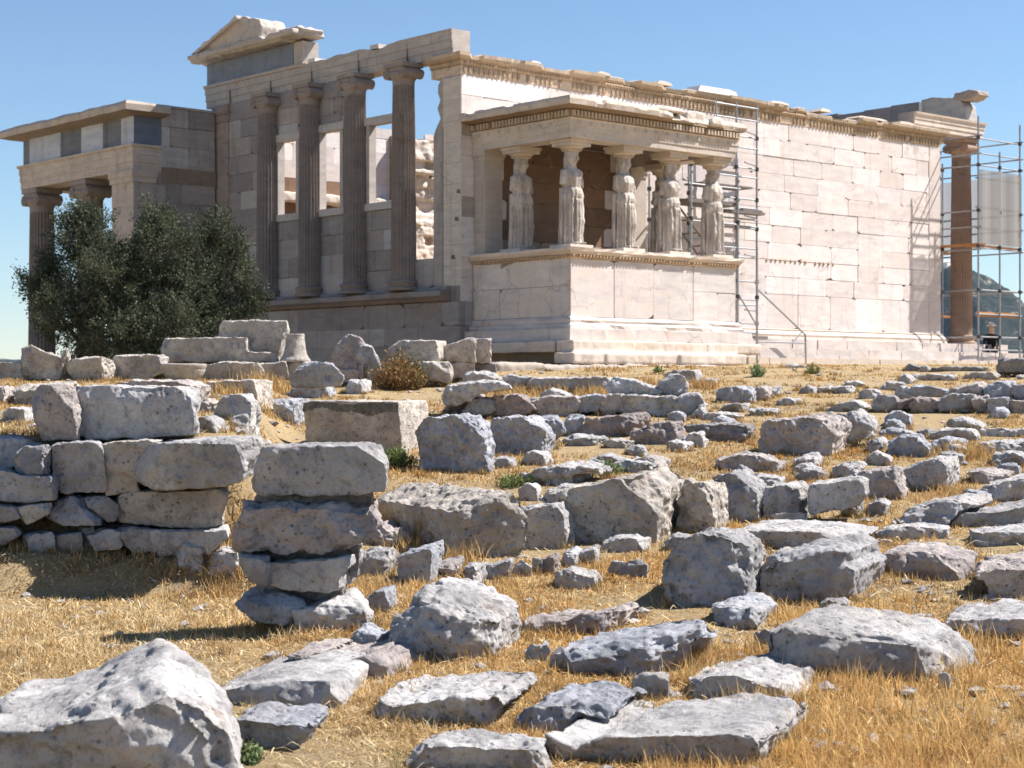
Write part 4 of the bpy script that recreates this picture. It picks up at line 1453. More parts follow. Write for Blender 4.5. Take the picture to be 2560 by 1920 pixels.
# ------------------------------------------------------------------ olive tree
def leaves_mesh(name, C, A, size, tones, mat, aspect=.36):
    """two-triangle leaves; C centres, A directions"""
    n = len(C)
    A = A / np.linalg.norm(A, axis=1, keepdims=True)
    R = RNG.normal(size=(n, 3))
    B = np.cross(A, R)
    B /= np.linalg.norm(B, axis=1, keepdims=True)
    L = size[:, None] * A
    W = size[:, None] * B * aspect
    V = np.stack([C - L * .5, C + W * .5, C + L * .5, C - W * .5], 1).reshape(-1, 3)
    F = np.arange(4 * n).reshape(-1, 4)
    me = bpy.data.meshes.new(name)
    me.vertices.add(4 * n); me.loops.add(4 * n); me.polygons.add(n)
    me.vertices.foreach_set('co', V.ravel())
    me.loops.foreach_set('vertex_index', F.ravel().astype(np.int32))
    me.polygons.foreach_set('loop_start', np.arange(0, 4 * n, 4, dtype=np.int32))
    me.update()
    me.validate()
    a = me.attributes.new('tone', 'FLOAT_COLOR', 'FACE')
    buf = np.ones((n, 4), np.float32); buf[:, :3] = tones
    a.data.foreach_set('color', buf.ravel())
    me.materials.append(mat)
    return me

def olive():
    D0 = 39.5
    lobes = [(203, 575, 82, .3), (205, 520, 45, .2), (407, 605, 92, -.4), (400, 535, 50, -.2), (533, 555, 52, .6), (549, 665, 96, .9), (590, 600, 40, .9), (285, 683, 100, -.9),
             (175, 764, 88, -.7), (305, 825, 85, -1.3), (427, 793, 88, -1.0), (102, 703, 55, .0), (150, 690, 60, .2), (300, 660, 75, .3), (430, 710, 85, .1), (240, 620, 70, .1), (330, 660, 80, -.2), (613, 728, 58, 1.0), (540, 790, 70, .6), (470, 700, 90, .2), (345, 740, 90, .2),
             (120, 640, 30, .1), (240, 900, 80, -.8), (400, 900, 90, -.8), (520, 880, 80, .4)]
    base = at(360, 1000, D0)
    root = empty('olive_tree', tuple(np.r_[base[:2], -3.9]))
    loc = np.array(root.location)
    tag(root, 'bushy grey-green olive tree in front of the west side of the temple', 'tree')
    b = MB()
    b.tube(loc - (0, 0, .3), loc + (.1, 0, 1.1), .34, 12, r1=.26)
    tips = []
    for (x, y, r, dz) in lobes:
        c = at(x, y + 20, D0 + dz)
        tips.append((c, r / FPX * D0))
        m = loc + (.1, 0, 1.0)
        mid = m + (c - m) * .45 + np.array((0, 0, .25))
        b.tube(m, mid, .14, 7, r1=.08)
        b.tube(mid, c, .08, 6, r1=.02)
        for k in range(4):
            t = c + RNG.normal(size=3) * r / FPX * D0 * .5
            b.tube(mid + (c - mid) * RNG.uniform(.4, .9), t, .025, 5, r1=.008)
    b.build('trunk', M['bark'], root, loc)
    Cs, As, Sz, Tn = [], [], [], []
    for c, r in tips:
        # clumps of twigs carrying leaves
        ncl = int(200 * (r / .9) ** 2) + 16
        d = RNG.normal(size=(ncl, 3)); d /= np.linalg.norm(d, axis=1, keepdims=True)
        rad = r * RNG.uniform(.45, 1.05, ncl) * (1 + .22 * vnoise(d * 2.2 + c[None, :]))
        cc = c + d * rad[:, None] * np.array((1, 1, .95))
        for k in range(ncl):
            nl = RNG.integers(28, 62)
            tw = d[k] * .7 + np.array((0, 0, .35)) + RNG.normal(size=3) * .35
            tw /= np.linalg.norm(tw)
            t = RNG.uniform(-.5, .5, nl)
            Cs.append(cc[k] + tw * (t * .42)[:, None] + RNG.normal(size=(nl, 3)) * .062)
            As.append(tw + RNG.normal(size=(nl, 3)) * .75)
            Sz.append(RNG.uniform(.055, .10, nl))
            base_t = np.array((.080, .092, .056)) * RNG.uniform(.5, 1.45)
            Tn.append(base_t * RNG.uniform(.75, 1.3, (nl, 1)) * np.where(RNG.random((nl, 1)) < .25, np.array((1.5, 1.45, 1.6)), 1))
    Cs = np.vstack(Cs); 
    me = leaves_mesh('crown', Cs - loc, np.vstack(As), np.concatenate(Sz), np.vstack(Tn), M['leaf'])
    o = bpy.data.objects.new('crown', me)
    COL.objects.link(o)
    child(o, root)
olive()

# ------------------------------------------------------------------ dry bush and green weeds
def tuft_bush(name, label, cat, px, py, hpx, wpx, n, col, leaf=.03, d=None, group=None, spiky=False, greenmix=None, twig=(.20, .12, .06)):
    d = d or ground_hit(px, py)
    p = at(px, py, d)
    p[2] = terrain(p[0], p[1]) - .03
    H, Wd = hpx / FPX * d, wpx / FPX * d
    nst = max(14, n // 22)
    root = empty(name, tuple(p))
    tag(root, label, cat, group)
    b = MB()
    Cs, As, Sz, Tn = [], [], [], []
    for k in range(nst):
        a = RNG.uniform(0, 2 * math.pi)
        rr_ = math.sqrt(RNG.uniform(0, 1))
        tip = p + np.array((math.cos(a) * rr_ * Wd * .5, math.sin(a) * rr_ * Wd * .5, H * (1 - .55 * rr_ ** 2) * RNG.uniform(.7, 1.05)))
        q = p + np.array((math.cos(a) * rr_ * Wd * .22, math.sin(a) * rr_ * Wd * .22, 0))
        mid = (q + tip) / 2 + RNG.normal(size=3) * Wd * .05
        rad = max(.002, .00035 * d)
        b.tube(q, mid, rad * 1.4, 4, twig, rad); b.tube(mid, tip, rad, 4, twig, rad * .5)
        nl = n // nst
        t = RNG.uniform(.15, 1.05, nl)
        Cs.append(q + (tip - q) * t[:, None] + RNG.normal(size=(nl, 3)) * Wd * .05)
        As.append((tip - q) / np.linalg.norm(tip - q) + RNG.normal(size=(nl, 3)) * (.25 if spiky else .8))
        Sz.append(RNG.uniform(.6, 1.3, nl) * leaf)
        cc = np.array(col) * RNG.uniform(.65, 1.35, (nl, 1))
        if greenmix: cc = np.where((tip[0] > p[0]) & (RNG.random((nl, 1)) < .75), np.array(greenmix) * RNG.uniform(.7, 1.3, (nl, 1)), cc)
        Tn.append(cc)
    b.build('stems', M['leaf'], root, p)
    me = leaves_mesh('foliage', np.vstack(Cs) - p, np.vstack(As), np.concatenate(Sz), np.vstack(Tn), M['leaf'], .16 if spiky else .45)
    o = bpy.data.objects.new('foliage', me); COL.objects.link(o); child(o, root)
tuft_bush('dry_bush', 'brown dried-up bush with an olive green side at the foot of the rubble ridge', 'bush', 1000, 975, 100, 150, 2600, (.30, .19, .085), .06, 31.0, greenmix=(.20, .175, .075))
WG = 'small green weeds among the ruins'
for k, (lab, px, py, h, w, n, c, lf) in enumerate([
        ('green weed tuft against the lowest temple step, below the scaffold', 1893, 942, 42, 48, 500, (.30, .36, .20), .05),
        ('small green weed growing at the foot of the porch foundation', 1650, 930, 24, 34, 260, (.27, .36, .14), .045),
        ('olive weed tuft beside the lone boulder on the lowest temple step', 2035, 935, 34, 48, 380, (.26, .25, .11), .05),
        ('bright green weeds in the shade between the marble block and the blue-grey block', 985, 1168, 62, 110, 1300, (.16, .20, .075), .04),
        ('green creeping plant behind the long cut block', 1290, 1215, 34, 150, 900, (.15, .185, .075), .035),
        ('light green plant on the flat slab behind the broad boulder', 1500, 1185, 42, 150, 1200, (.22, .26, .12), .035),
        ('yellow-green weed climbing between two pitted stones', 1818, 1280, 60, 24, 240, (.22, .24, .05), .03),
        ('green clover patch beside the big foreground boulder', 610, 1905, 70, 110, 900, (.20, .25, .12), .028)]):
    tuft_bush('green_weed', lab, 'weed', px, py, h, w, n, c, lf, group=WG, twig=(.14, .18, .06))
tuft_bush('dry_thistle', 'tall thin dry stalks standing against the dark temple base above the split standing stone', 'plant', 907, 900, 95, 40, 60, (.24, .15, .08), .05, 31.5, spiky=True)
# ------------------------------------------------------------------ stones of the ruin field
OFF = dict(A=(0, 500), B=(800, 500), E=(0, 850), F=(800, 900), G=(1660, 850), H=(0, 1245), I=(800, 1245), J=(1660, 1245), S=None)
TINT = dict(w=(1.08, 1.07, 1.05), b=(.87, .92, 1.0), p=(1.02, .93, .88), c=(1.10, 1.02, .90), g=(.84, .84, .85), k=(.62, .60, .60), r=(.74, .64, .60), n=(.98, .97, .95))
FOOT = []
NST = [0]
GRP = dict(lw='blocks of the rubble wall on the left', pl='stones of the stacked pillar', rl='small rubble stones along the ledge', mr='blocks of the pitted block row',
           uw='stones of the low wall below the porch', rw='stones of the low wall on the right', fs='flat slabs in the foreground grass', rg='blocks along the ridge in front of the tree',
           ff='fragments in the far grass on the right', sc='boulders scattered in the grass')

def stone(reg, label, tint, depth, rnd, d, kx, pts, grp=None, cat='stone', name='stone', amp=1.0):
    P = [tuple(float(v) for v in q.split(',')) for q in pts.split()]
    if OFF[reg]: P = [(OFF[reg][0] + x * .40687, OFF[reg][1] + y * .40687) for x, y in P]
    P = np.array(P)
    PB = (P[:, 0].min() - 4, P[:, 0].max() + 4, P[:, 1].min(), P[:, 1].max())
    if d is not None: PB = (PB[0] - 5, PB[1] + 5, PB[2] - 4, PB[3] + 6)
    ymin, ymax = P[:, 1].min(), P[:, 1].max()
    xm = (P[:, 0].min() + P[:, 0].max()) / 2
    ground = d is None
    if ground:
        d = ground_hit(xm, ymax - 2)
        depth = min(depth, max(.15, .88 * (ground_hit(xm, ymin) - d)))
    t = (P[:, 1] - ymin) / (ymax - ymin)
    # faces stand square to the old walls, turned a little away from the sun; their right-hand ends show
    q0 = (xm - 1280) / FPX
    if kx >= .3: yaw = .34
    elif kx <= -.3: yaw = -.30
    elif not ground: yaw = .16 - .5 * q0
    else:
        yaw = .27 - .6 * q0
        kx = kx + yaw
    fit = abs(kx) < .3 or kx == .3 or yaw not in (.34, -.30)
    wpx = P[:, 0].max() - P[:, 0].min()
    if kx > 0 and fit:
        s_ = min(.30, kx * depth * FPX / d / wpx)
        P[:, 0] = P[:, 0].min() + (P[:, 0] - P[:, 0].min()) * (1 - .7 * s_)
        kx = s_ * wpx / FPX * d / depth
    dF = d - np.clip(yaw * (P[:, 0] - P[:, 0].max()) / FPX * d, -.45, .45)
    dirb = FW + ((xm - 1280) / FPX + kx) * RT
    dirb = np.array((dirb[0], dirb[1], 0.0))
    sink = .17 if ground else .015
    for _ in range(12):
        Fr, Bk = [], []
        ztop, zbot = -99, 99
        for (x, y), tt, d_ in zip(P, t, dF):
            if tt < .55:
                w = 1 - min(1, max(0, (tt - .25) / .3))
                za, zb = at(x, y, d_)[2], at(x, y, d_ + depth)[2]
                z = min(za, zb) if za < CAMP[2] else za
                z = z * w + za * (1 - w)
                ztop = max(ztop, z)
            else:
                z = at(x, y, d_)[2]
                zbot = min(zbot, z)
            f = at(x, y, d_)
            f[2] = z - (sink if tt > .62 else 0)
            Bk.append(f + dirb * depth)
            Fr.append(f + dirb * depth * .16 * max(0.0, tt - .45))
        hmin = (P[:, 0].max() - P[:, 0].min()) / FPX * d * .10
        if ztop - zbot > min(max(.07, hmin), (ymax - ymin) / FPX * d * .97): break
        depth *= .82
    Fr, Bk = np.array(Fr), np.array(Bk)
    # slight taper of the hidden far face
    cb = Bk.mean(0)
    Bk = cb + (Bk - cb) * np.array((.94, .94, 1))
    base = np.r_[(Fr[:, :2].mean(0) + Bk[:, :2].mean(0)) / 2, Fr[:, 2].min()]
    n = len(P)
    V = np.vstack([Fr, Bk]) - base
    F = [tuple(range(n)), tuple(range(2 * n - 1, n - 1, -1))] + [((i + 1) % n, i, n + i, n + (i + 1) % n) for i in range(n)]
    me = bpy.data.meshes.new('raw')
    me.from_pydata(V.tolist(), [], F)
    bm = bmesh.new(); bm.from_mesh(me)
    bmesh.ops.recalc_face_normals(bm, faces=bm.faces)
    bm.to_mesh(me); bm.free()
    ext = V.max(0) - V.min(0)
    L = float(np.sort(ext)[1])
    vox = max(d / 1755 * 1.25, .005, ext.max() / 110)
    vox = min(vox, ext.min() / 4.5)
    lo0, hi0 = V.min(0), V.max(0)
    its = int(round({0: 1, 1: 1.2, 2: 3, 3: 14}[rnd] * min(2.2, max(.5, (.02 * L + .006) / vox * 1.4))))
    me = remesh(me, vox, its)
    seed = NST[0] * 7.77
    aa = .030 * min(L, 1.9 * ext.min()) * amp * (1 if rnd else .7)
    fs = .013 if d < 16 else .017
    porous = any(k in label for k in ('porous', 'pitted', 'honeycomb', 'speckled', 'spotted', 'holes'))
    # knock flat chips off the arrises
    rs = np.random.default_rng(NST[0] + 100)
    co = np.empty(len(me.vertices) * 3); me.vertices.foreach_get('co', co); co = co.reshape(-1, 3)
    for _ in range({0: 5, 1: 16, 2: 24}[rnd]):
        nv = rs.normal(size=3) * np.array((1, 1, .8)); nv /= np.linalg.norm(nv)
        if nv[2] < -.5: continue
        s_ = co @ nv
        c0 = co.mean(0) @ nv
        hgt = (s_.max() - c0) * rs.uniform(*{0: (.93, .99), 1: (.84, .97), 2: (.78, .95)}[rnd])
        ov = np.maximum(0, s_ - c0 - hgt)
        co -= ov[:, None] * nv * .93
    me.vertices.foreach_set('co', co.ravel()); me.update()
    def fn(co, no):
        p = co + seed
        big = vnoise(p * (1.9 / L)) * .9
        r1 = np.abs(vnoise(p * (4.2 / L) + 4))
        fine = fbm(p * (9 / L), 3, .55)
        p2 = np.maximum(0, vnoise(p * (15 / L) + 31) - .35)
        pit = 0
        if porous: pit = .045 * np.maximum(0, vnoise(p * 13 + 2) - .28) + .02 * np.maximum(0, vnoise(p * 29 + 5) - .2)
        pits = np.maximum(0, vnoise(p * 19) - .32) + .8 * np.maximum(0, vnoise(p * 37 + 9) - .3)
        return -pit - fs * 1.6 * pits * amp + fs * .85 * fbm(p * 11, 3, .6) * min(1, amp) + aa * (big * (.30 + .2 * rnd) - .7 * r1 + .8 * fine - 1.2 * p2 - .5 * np.abs(vnoise(p * (8.5 / L) + 60)))
    displace(me, fn)
    # bring it back to the size it was measured with
    co = np.empty(len(me.vertices) * 3); me.vertices.foreach_get('co', co); co = co.reshape(-1, 3)
    lo, hi = co.min(0), co.max(0)
    g = (hi0 - lo0) / np.maximum(hi - lo, 1e-4) * (np.array((1.04, 1.04, 1.0)) if ground else np.array((1.03, 1.03, 1.07)))
    co = (co - (lo + hi) / 2) * g + (lo0 + hi0) / 2
    for _ in range(3 if fit else 0):
        w = co + base - CAMP
        dep = w @ FW
        sx, sy = 1280 + FPX * (w @ RT) / dep, 960 - FPX * (w @ UP) / dep
        k = float(np.clip((PB[1] - PB[0]) / (sx.max() - sx.min()), .8, 1.35))
        a = co @ RT
        ac = (a.min() + a.max()) / 2
        co = co + np.outer((a - ac) * (k - 1) + ((PB[0] + PB[1]) - (sx.max() + sx.min())) / 2 / FPX * d, RT)
        kz = float(np.clip((PB[3] - PB[2]) / max(4.0, (PB[3] if ground else sy.max()) - sy.min()), .75, 1.35))
        z0 = co[:, 2].min()
        co[:, 2] = z0 + (co[:, 2] - z0) * kz
        if not ground: co[:, 2] += ((sy.max() - PB[3]) / FPX) * d
    if ground:
        hh = np.ptp(co[:, 2])
        tk = co[:, 2] > co[:, 2].min() + .62 * hh
        gap = np.percentile(co[tk, 2] + base[2] - terrain(co[tk, 0] + base[0], co[tk, 1] + base[1]), 25)
        if gap < .045: co[:, 2] += min(.12, .045 - gap)
    me.vertices.foreach_set('co', co.ravel()); me.update()
    me.name = name
    me.materials.append(M['rock'])
    me.shade_smooth()
    o = bpy.data.objects.new(name, me)
    COL.objects.link(o)
    o.location = base
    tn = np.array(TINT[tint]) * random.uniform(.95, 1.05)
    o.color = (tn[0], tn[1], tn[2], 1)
    tag(o, label, cat, GRP.get(grp, grp))
    FOOT.append((np.vstack([Fr[:, :2], Bk[:, :2]]), Fr[:, 2].max()))
    NST[0] += 1
    return o

# ---- left wall -------------------------------------------------------
W = 12.5
for a in [
 ('E', 'rounded pinkish block at the left end of the wall top, touching the long white block', 'p', .6, 2, W + .25, 0, '215,320 270,275 400,275 470,300 480,400 475,560 480,600 280,610 225,480'),
 ('E', 'largest white block of the left wall, lying on its top course', 'w', .7, 1, W + .2, .1, '440,330 480,282 700,280 1100,288 1205,298 1215,370 1195,470 1200,570 1100,590 560,605 475,570 450,450'),
 ('E', 'flat grey stone on the left wall cut by the left edge of the photo', 'b', .7, 1, W + .5, 0, '-160,600 0,585 100,580 220,625 270,655 120,710 60,770 -160,790'),
 ('E', 'blue-grey bulging stone of the left wall under the rounded pinkish block', 'b', .5, 2, W + .05, 0, '95,710 150,640 290,640 312,690 312,800 200,832 110,815'),
 ('E', 'dark grey block with small sockets at the left edge of the wall', 'b', .5, 1, W, 0, '-160,800 0,790 60,800 120,822 320,822 340,900 330,965 100,988 20,972 -160,960'),
 ('E', 'squarish smooth grey block in the second course of the left wall', 'g', .5, 1, W - .02, 0, '328,650 350,635 480,618 610,622 640,900 630,932 370,935 332,880'),
 ('E', 'cream block with a diagonal shadow, left of the overhanging block', 'c', .6, 0, W - .05, .1, '620,690 645,622 890,598 990,608 860,720 850,910 660,945 640,850'),
 ('E', 'big overhanging block at the right end of the left wall', 'n', .75, 1, W - .3, .12, '862,690 915,630 1100,602 1400,590 1580,588 1608,640 1565,720 1550,840 1400,893 1200,912 960,912 860,862 838,800'),
 ('E', 'long smooth cream block under the overhanging block', 'c', .6, 1, W - .12, .05, '700,990 790,930 870,915 1050,915 1385,898 1368,1000 1345,1138 1200,1148 1000,1142 760,1112 700,1030'),
 ('E', 'rounded grey stone in the third course, below the squarish block', 'b', .4, 2, W, 0, '300,1080 340,980 420,938 500,958 545,1050 625,1105 560,1128 380,1132'),
 ('E', 'small chunky stone wedged left of the long smooth cream block', 'g', .4, 1, W, 0, '540,960 640,945 700,1000 712,1080 660,1105 550,1035'),
 ('E', 'angular white stone in shade, third course near the left edge', 'n', .4, 1, W, 0, '108,1010 230,988 300,988 292,1070 170,1122 120,1062'),
 ('E', 'small shaded stone at the left edge, third course of the wall', 'g', .4, 1, W, 0, '-120,1000 90,998 102,1080 30,1112 -120,1110'),
 ('E', 'pale angular stone at the right foot of the left wall', 'w', .5, 0, W - .2, .1, '932,1150 1200,1148 1380,1142 1395,1200 1330,1252 1285,1302 980,1318 945,1220'),
 ('E', 'grey stone left of the pale angular stone at the wall foot', 'g', .45, 1, W - .1, 0, '715,1160 780,1130 930,1145 965,1290 840,1302 765,1252'),
 ('E', 'dim cubic stone in the bottom course between two dark gaps', 'g', .4, 1, W - .05, 0, '548,1190 620,1148 710,1150 735,1240 700,1282 590,1288'),
 ('E', 'square stone deep in shade at the foot of the left wall', 'b', .4, 1, W, 0, '150,1180 290,1168 322,1260 300,1302 150,1304'),
 ('E', 'lowest stone at the left edge of the wall', 'g', .4, 1, W, 0, '-100,1130 80,1128 112,1190 30,1245 -100,1250'),
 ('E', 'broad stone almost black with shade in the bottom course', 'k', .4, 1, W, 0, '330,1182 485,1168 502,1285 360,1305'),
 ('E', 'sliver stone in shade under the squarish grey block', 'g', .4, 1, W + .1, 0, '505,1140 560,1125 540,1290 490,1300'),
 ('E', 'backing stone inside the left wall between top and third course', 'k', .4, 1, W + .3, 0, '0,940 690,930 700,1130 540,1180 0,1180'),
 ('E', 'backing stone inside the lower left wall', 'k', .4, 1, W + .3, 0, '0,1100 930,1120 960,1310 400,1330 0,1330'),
]: stone(*a, grp='lw', cat='wall block', name='wall_block', amp=.6)  # some lower-course stones tinted greyer, putting the wall's shade into their colour
for a in [
 ('E', 'pale flat stone in the grass at the corner of the left wall', 'w', .3, 2, None, 0, '1080,1345 1180,1325 1285,1370 1255,1425 1100,1410'),
 ('E', 'rounded white stone half in the pillar shadow', 'w', .35, 2, None, 0, '1258,1480 1300,1400 1400,1368 1475,1400 1485,1470 1425,1545 1290,1535'),
]: stone(*a, grp='sc')
# ---- pillar ----------------------------------------------------------
W = 9.9
for a in [
 ('S', 'smooth oblong block topping the stacked pillar', 'n', .5, 1, W, .05, '637,1132 655,1116 740,1112 934,1108 942,1128 954,1160 964,1200 956,1222 880,1234 700,1237 650,1230 639,1190'),
 ('S', 'rough reddish-brown block second from the top of the pillar', 'p', .55, 1, W - .05, .05, '622,1240 800,1238 942,1238 951,1285 936,1320 902,1350 870,1366 800,1379 700,1383 600,1375 587,1345 600,1300', None, 'stone', 'stone', 1.1),
 ('S', 'small block at the left end of the pillar, third course', 'g', .4, 1, W, 0, '604,1378 668,1385 670,1420 666,1461 628,1447 606,1410'),
 ('S', 'wide pale block in the third course of the pillar, lit on its right end', 'n', .5, 0, W - .05, .25, '676,1396 690,1388 720,1389 850,1382 907,1377 905,1400 884,1430 877,1466 845,1478 740,1471 668,1453'),
 ('S', 'dark bottom stone at the pillar foot, left of the white knobbly stone', 'b', .45, 2, W, 0, '594,1520 622,1476 690,1464 757,1488 760,1530 745,1558 690,1560 635,1546'),
 ('S', 'white knobbly stone at the foot of the pillar', 'w', .4, 2, W - .1, .1, '737,1536 800,1498 850,1480 877,1472 898,1490 926,1525 910,1556 850,1577 780,1580 745,1566'),
 ('F', 'white block with a shaded left half, right of the pillar', 'w', .45, 1, None, .2, '240,1185 265,1172 470,1148 472,1250 400,1332 300,1332 250,1270'),
 ('F', 'smooth blue-grey block with a bright right edge beside the pillar', 'b', .35, 0, None, .12, '480,1195 540,1150 748,1104 755,1150 722,1332 500,1388'),
 ('F', 'small grey stone standing in the grass below the blue-grey block', 'b', .25, 1, None, 0, '290,1450 380,1390 452,1384 468,1440 450,1500 370,1562 318,1522'),
]:
    if len(a) > 8: stone(*a[:8], grp='pl', amp=a[11])
    else: stone(*a, grp='pl', amp=.6)
for a in [
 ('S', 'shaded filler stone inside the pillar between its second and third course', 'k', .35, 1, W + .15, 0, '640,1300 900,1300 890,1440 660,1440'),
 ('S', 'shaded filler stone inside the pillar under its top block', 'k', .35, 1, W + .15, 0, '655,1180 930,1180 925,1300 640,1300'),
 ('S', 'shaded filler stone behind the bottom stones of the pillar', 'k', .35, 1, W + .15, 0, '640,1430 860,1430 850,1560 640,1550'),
]: stone(*a, grp='pl')  # dark stones added behind the courses; their tint stands in for shadowed gaps
# ---- little rubble ---------------------------------------------------
for a in [
 ('F', 'reddish rubble heap between the pillar and the long cut block', 'p', .5, 2, None, 0, '250,1130 340,1020 400,1008 450,1060 520,1040 622,1100 480,1152 300,1158'),
 ('F', 'small pink rubble stone just right of the blue-grey block', 'p', .3, 1, None, 0, '728,1262 880,1242 880,1300 790,1345'),
 ('F', 'peaked pale rubble stone above the big speckled boulder', 'w', .4, 1, None, 0, '900,1275 990,1275 1085,1395 1000,1410 915,1345'),
 ('F', 'white rubble stone, first in the row under the small trapezoid block', 'w', .25, 1, None, 0, '1028,1292 1180,1258 1184,1312 1100,1355 1038,1335'),
 ('F', 'neat white pebble-like stone in the middle of the rubble row', 'w', .2, 2, None, 0, '1190,1282 1300,1276 1294,1322 1206,1335'),
 ('F', 'smallest stone of the rubble row', 'n', .18, 1, None, 0, '1308,1282 1372,1268 1372,1312 1318,1324'),
 ('F', 'dark-fronted stone in the rubble row', 'r', .3, 1, None, 0, '1368,1252 1482,1238 1482,1302 1388,1325'),
 ('F', 'grey triangular stone near the right end of the rubble row', 'b', .3, 1, None, 0, '1488,1222 1560,1178 1605,1230 1592,1272 1498,1284'),
 ('F', 'last square stone at the right end of the rubble row', 'g', .3, 0, None, 0, '1606,1192 1702,1172 1714,1240 1618,1266'),
 ('F', 'flat grey stone flush in the straw left of the two big joined boulders', 'g', .4, 1, None, 0, '1775,1290 1880,1275 2010,1290 2000,1330 1890,1345 1790,1330'),
]: stone(*a, grp='rl')
# ---- big middle blocks ----------------------------------------------
for a in [
 ('I', 'big white speckled boulder in the centre foreground', 'w', .75, 2, None, .1, '430,910 490,660 590,525 680,482 800,498 950,540 1105,600 1205,680 1232,750 1215,920 1100,1005 850,1015 600,968'),
 ('F', 'long cut block with a finely pitted sunlit end, right of the pillar', 'c', 1.3, 0, None, -.55, '868,850 1172,734 1225,798 1260,930 1252,1105 1222,1192 1050,1215 925,1165'),
 ('F', 'small trapezoid white block between the two big blocks', 'w', .4, 1, None, .15, '1256,915 1290,900 1500,868 1562,950 1598,1100 1560,1172 1300,1172 1262,1080'),
 ('S', 'broad cream boulder with grey patches and lichen at the centre', 'c', .9, 1, None, .05, '1351,1236 1410,1212 1532,1190 1667,1166 1692,1180 1708,1204 1706,1260 1692,1325 1650,1345 1600,1362 1500,1352 1440,1302 1400,1262'),
 ('G', 'upright pitted stone right next to the broad cream boulder', 'c', .5, 1, None, .1, '118,900 180,868 360,858 392,950 402,1100 370,1155 80,1196 85,1120 108,1000'),
 ('G', 'rounded porous stone with hollows in the block row', 'g', .55, 2, None, 0, '318,835 400,792 500,792 592,830 642,900 642,1050 612,1112 450,1125 408,1090 368,900'),
 ('G', 'honeycombed block with large dark holes', 'w', .5, 1, None, .05, '636,895 900,862 920,930 908,1082 700,1118 612,1118 648,1000'),
 ('G', 'clean-edged pale block overhanging the grass in the block row', 'w', .5, 0, 14.0, .05, '908,905 940,868 1200,843 1237,860 1242,950 1180,1018 925,1062 902,1000'),
 ('G', 'pinkish pitted stone sloping down in the block row', 'p', .5, 1, None, .05, '1178,812 1260,790 1440,772 1452,850 1532,930 1490,962 1420,982 1280,988 1238,940 1232,850'),
 ('G', 'pale block at the right end of the block row beside orange grass', 'w', .6, 1, None, .1, '1438,792 1560,740 1700,708 1790,708 1812,770 1780,872 1720,912 1580,902 1560,932 1500,902 1448,850'),
 ('G', 'long low slab with a dark shaded nose at the right', 'w', .9, 2, None, .2, '1398,1040 1470,1008 1700,958 1860,938 2010,985 1900,1040 1740,1080 1640,1142 1500,1165 1402,1135'),
 ('G', 'large pale sloping rock at the right edge above the low slab', 'w', 1.2, 1, None, 0, '1838,935 2000,878 2212,818 2350,790 2350,1000 2100,1002 1958,978'),
 ('G', 'thin rock shelf running off the right edge below the sloping rock', 'n', .7, 1, None, 0, '1640,1112 1750,1075 2000,1020 2212,978 2350,970 2350,1050 1960,1102 1950,1150 1700,1155'),
 ('G', 'flat white slab with a red-brown underside at the right edge', 'w', .7, 1, None, 0, '1948,1092 2100,1060 2350,1050 2350,1160 2100,1142 1958,1132'),
 ('G', 'long flat rock ledge behind the two big joined boulders', 'w', .9, 1, None, 0, '400,1165 480,1120 800,1122 1050,1128 1250,1168 1310,1205 1000,1240 700,1300 480,1300'),
 ('G', 'left one of the two big joined boulders with black-spotted shaded fronts', 'g', .8, 1, None, 0, '-5,1400 0,1330 60,1240 200,1178 350,1148 460,1185 610,1240 622,1300 615,1420 600,1600 400,1650 150,1650 30,1600 0,1500'),
 ('G', 'right one of the two big joined boulders, tapering to a rough end', 'g', .9, 1, None, .15, '605,1300 680,1258 900,1208 1150,1188 1292,1225 1260,1290 1335,1340 1362,1390 1250,1505 1050,1565 880,1618 700,1618 596,1590 602,1400'),
 ('G', 'lower boulder with a small square socket, right of the joined pair', 'p', .7, 1, None, 0, '1348,1275 1480,1233 1700,1248 1905,1310 1922,1350 1850,1422 1800,1455 1600,1475 1430,1448 1358,1380'),
 ('G', 'bulky dark-fronted boulder cut by the right edge of the photo', 'p', .8, 1, None, 0, '1915,1325 2212,1288 2360,1290 2360,1570 2170,1608 2060,1568 2000,1485 1930,1425'),
 ('G', 'flat white stone half covered by dry grass near the right edge', 'w', .7, 2, None, 0, '1878,1212 1980,1178 2350,1150 2350,1230 2050,1265 1930,1242'),
 ('G', 'narrow flat stone showing between grass tufts above the socketed boulder', 'w', .6, 2, None, 0, '1300,1182 1500,1152 1750,1188 1700,1222 1450,1232 1330,1212'),
]: stone(*a, grp='mr', amp=.75)
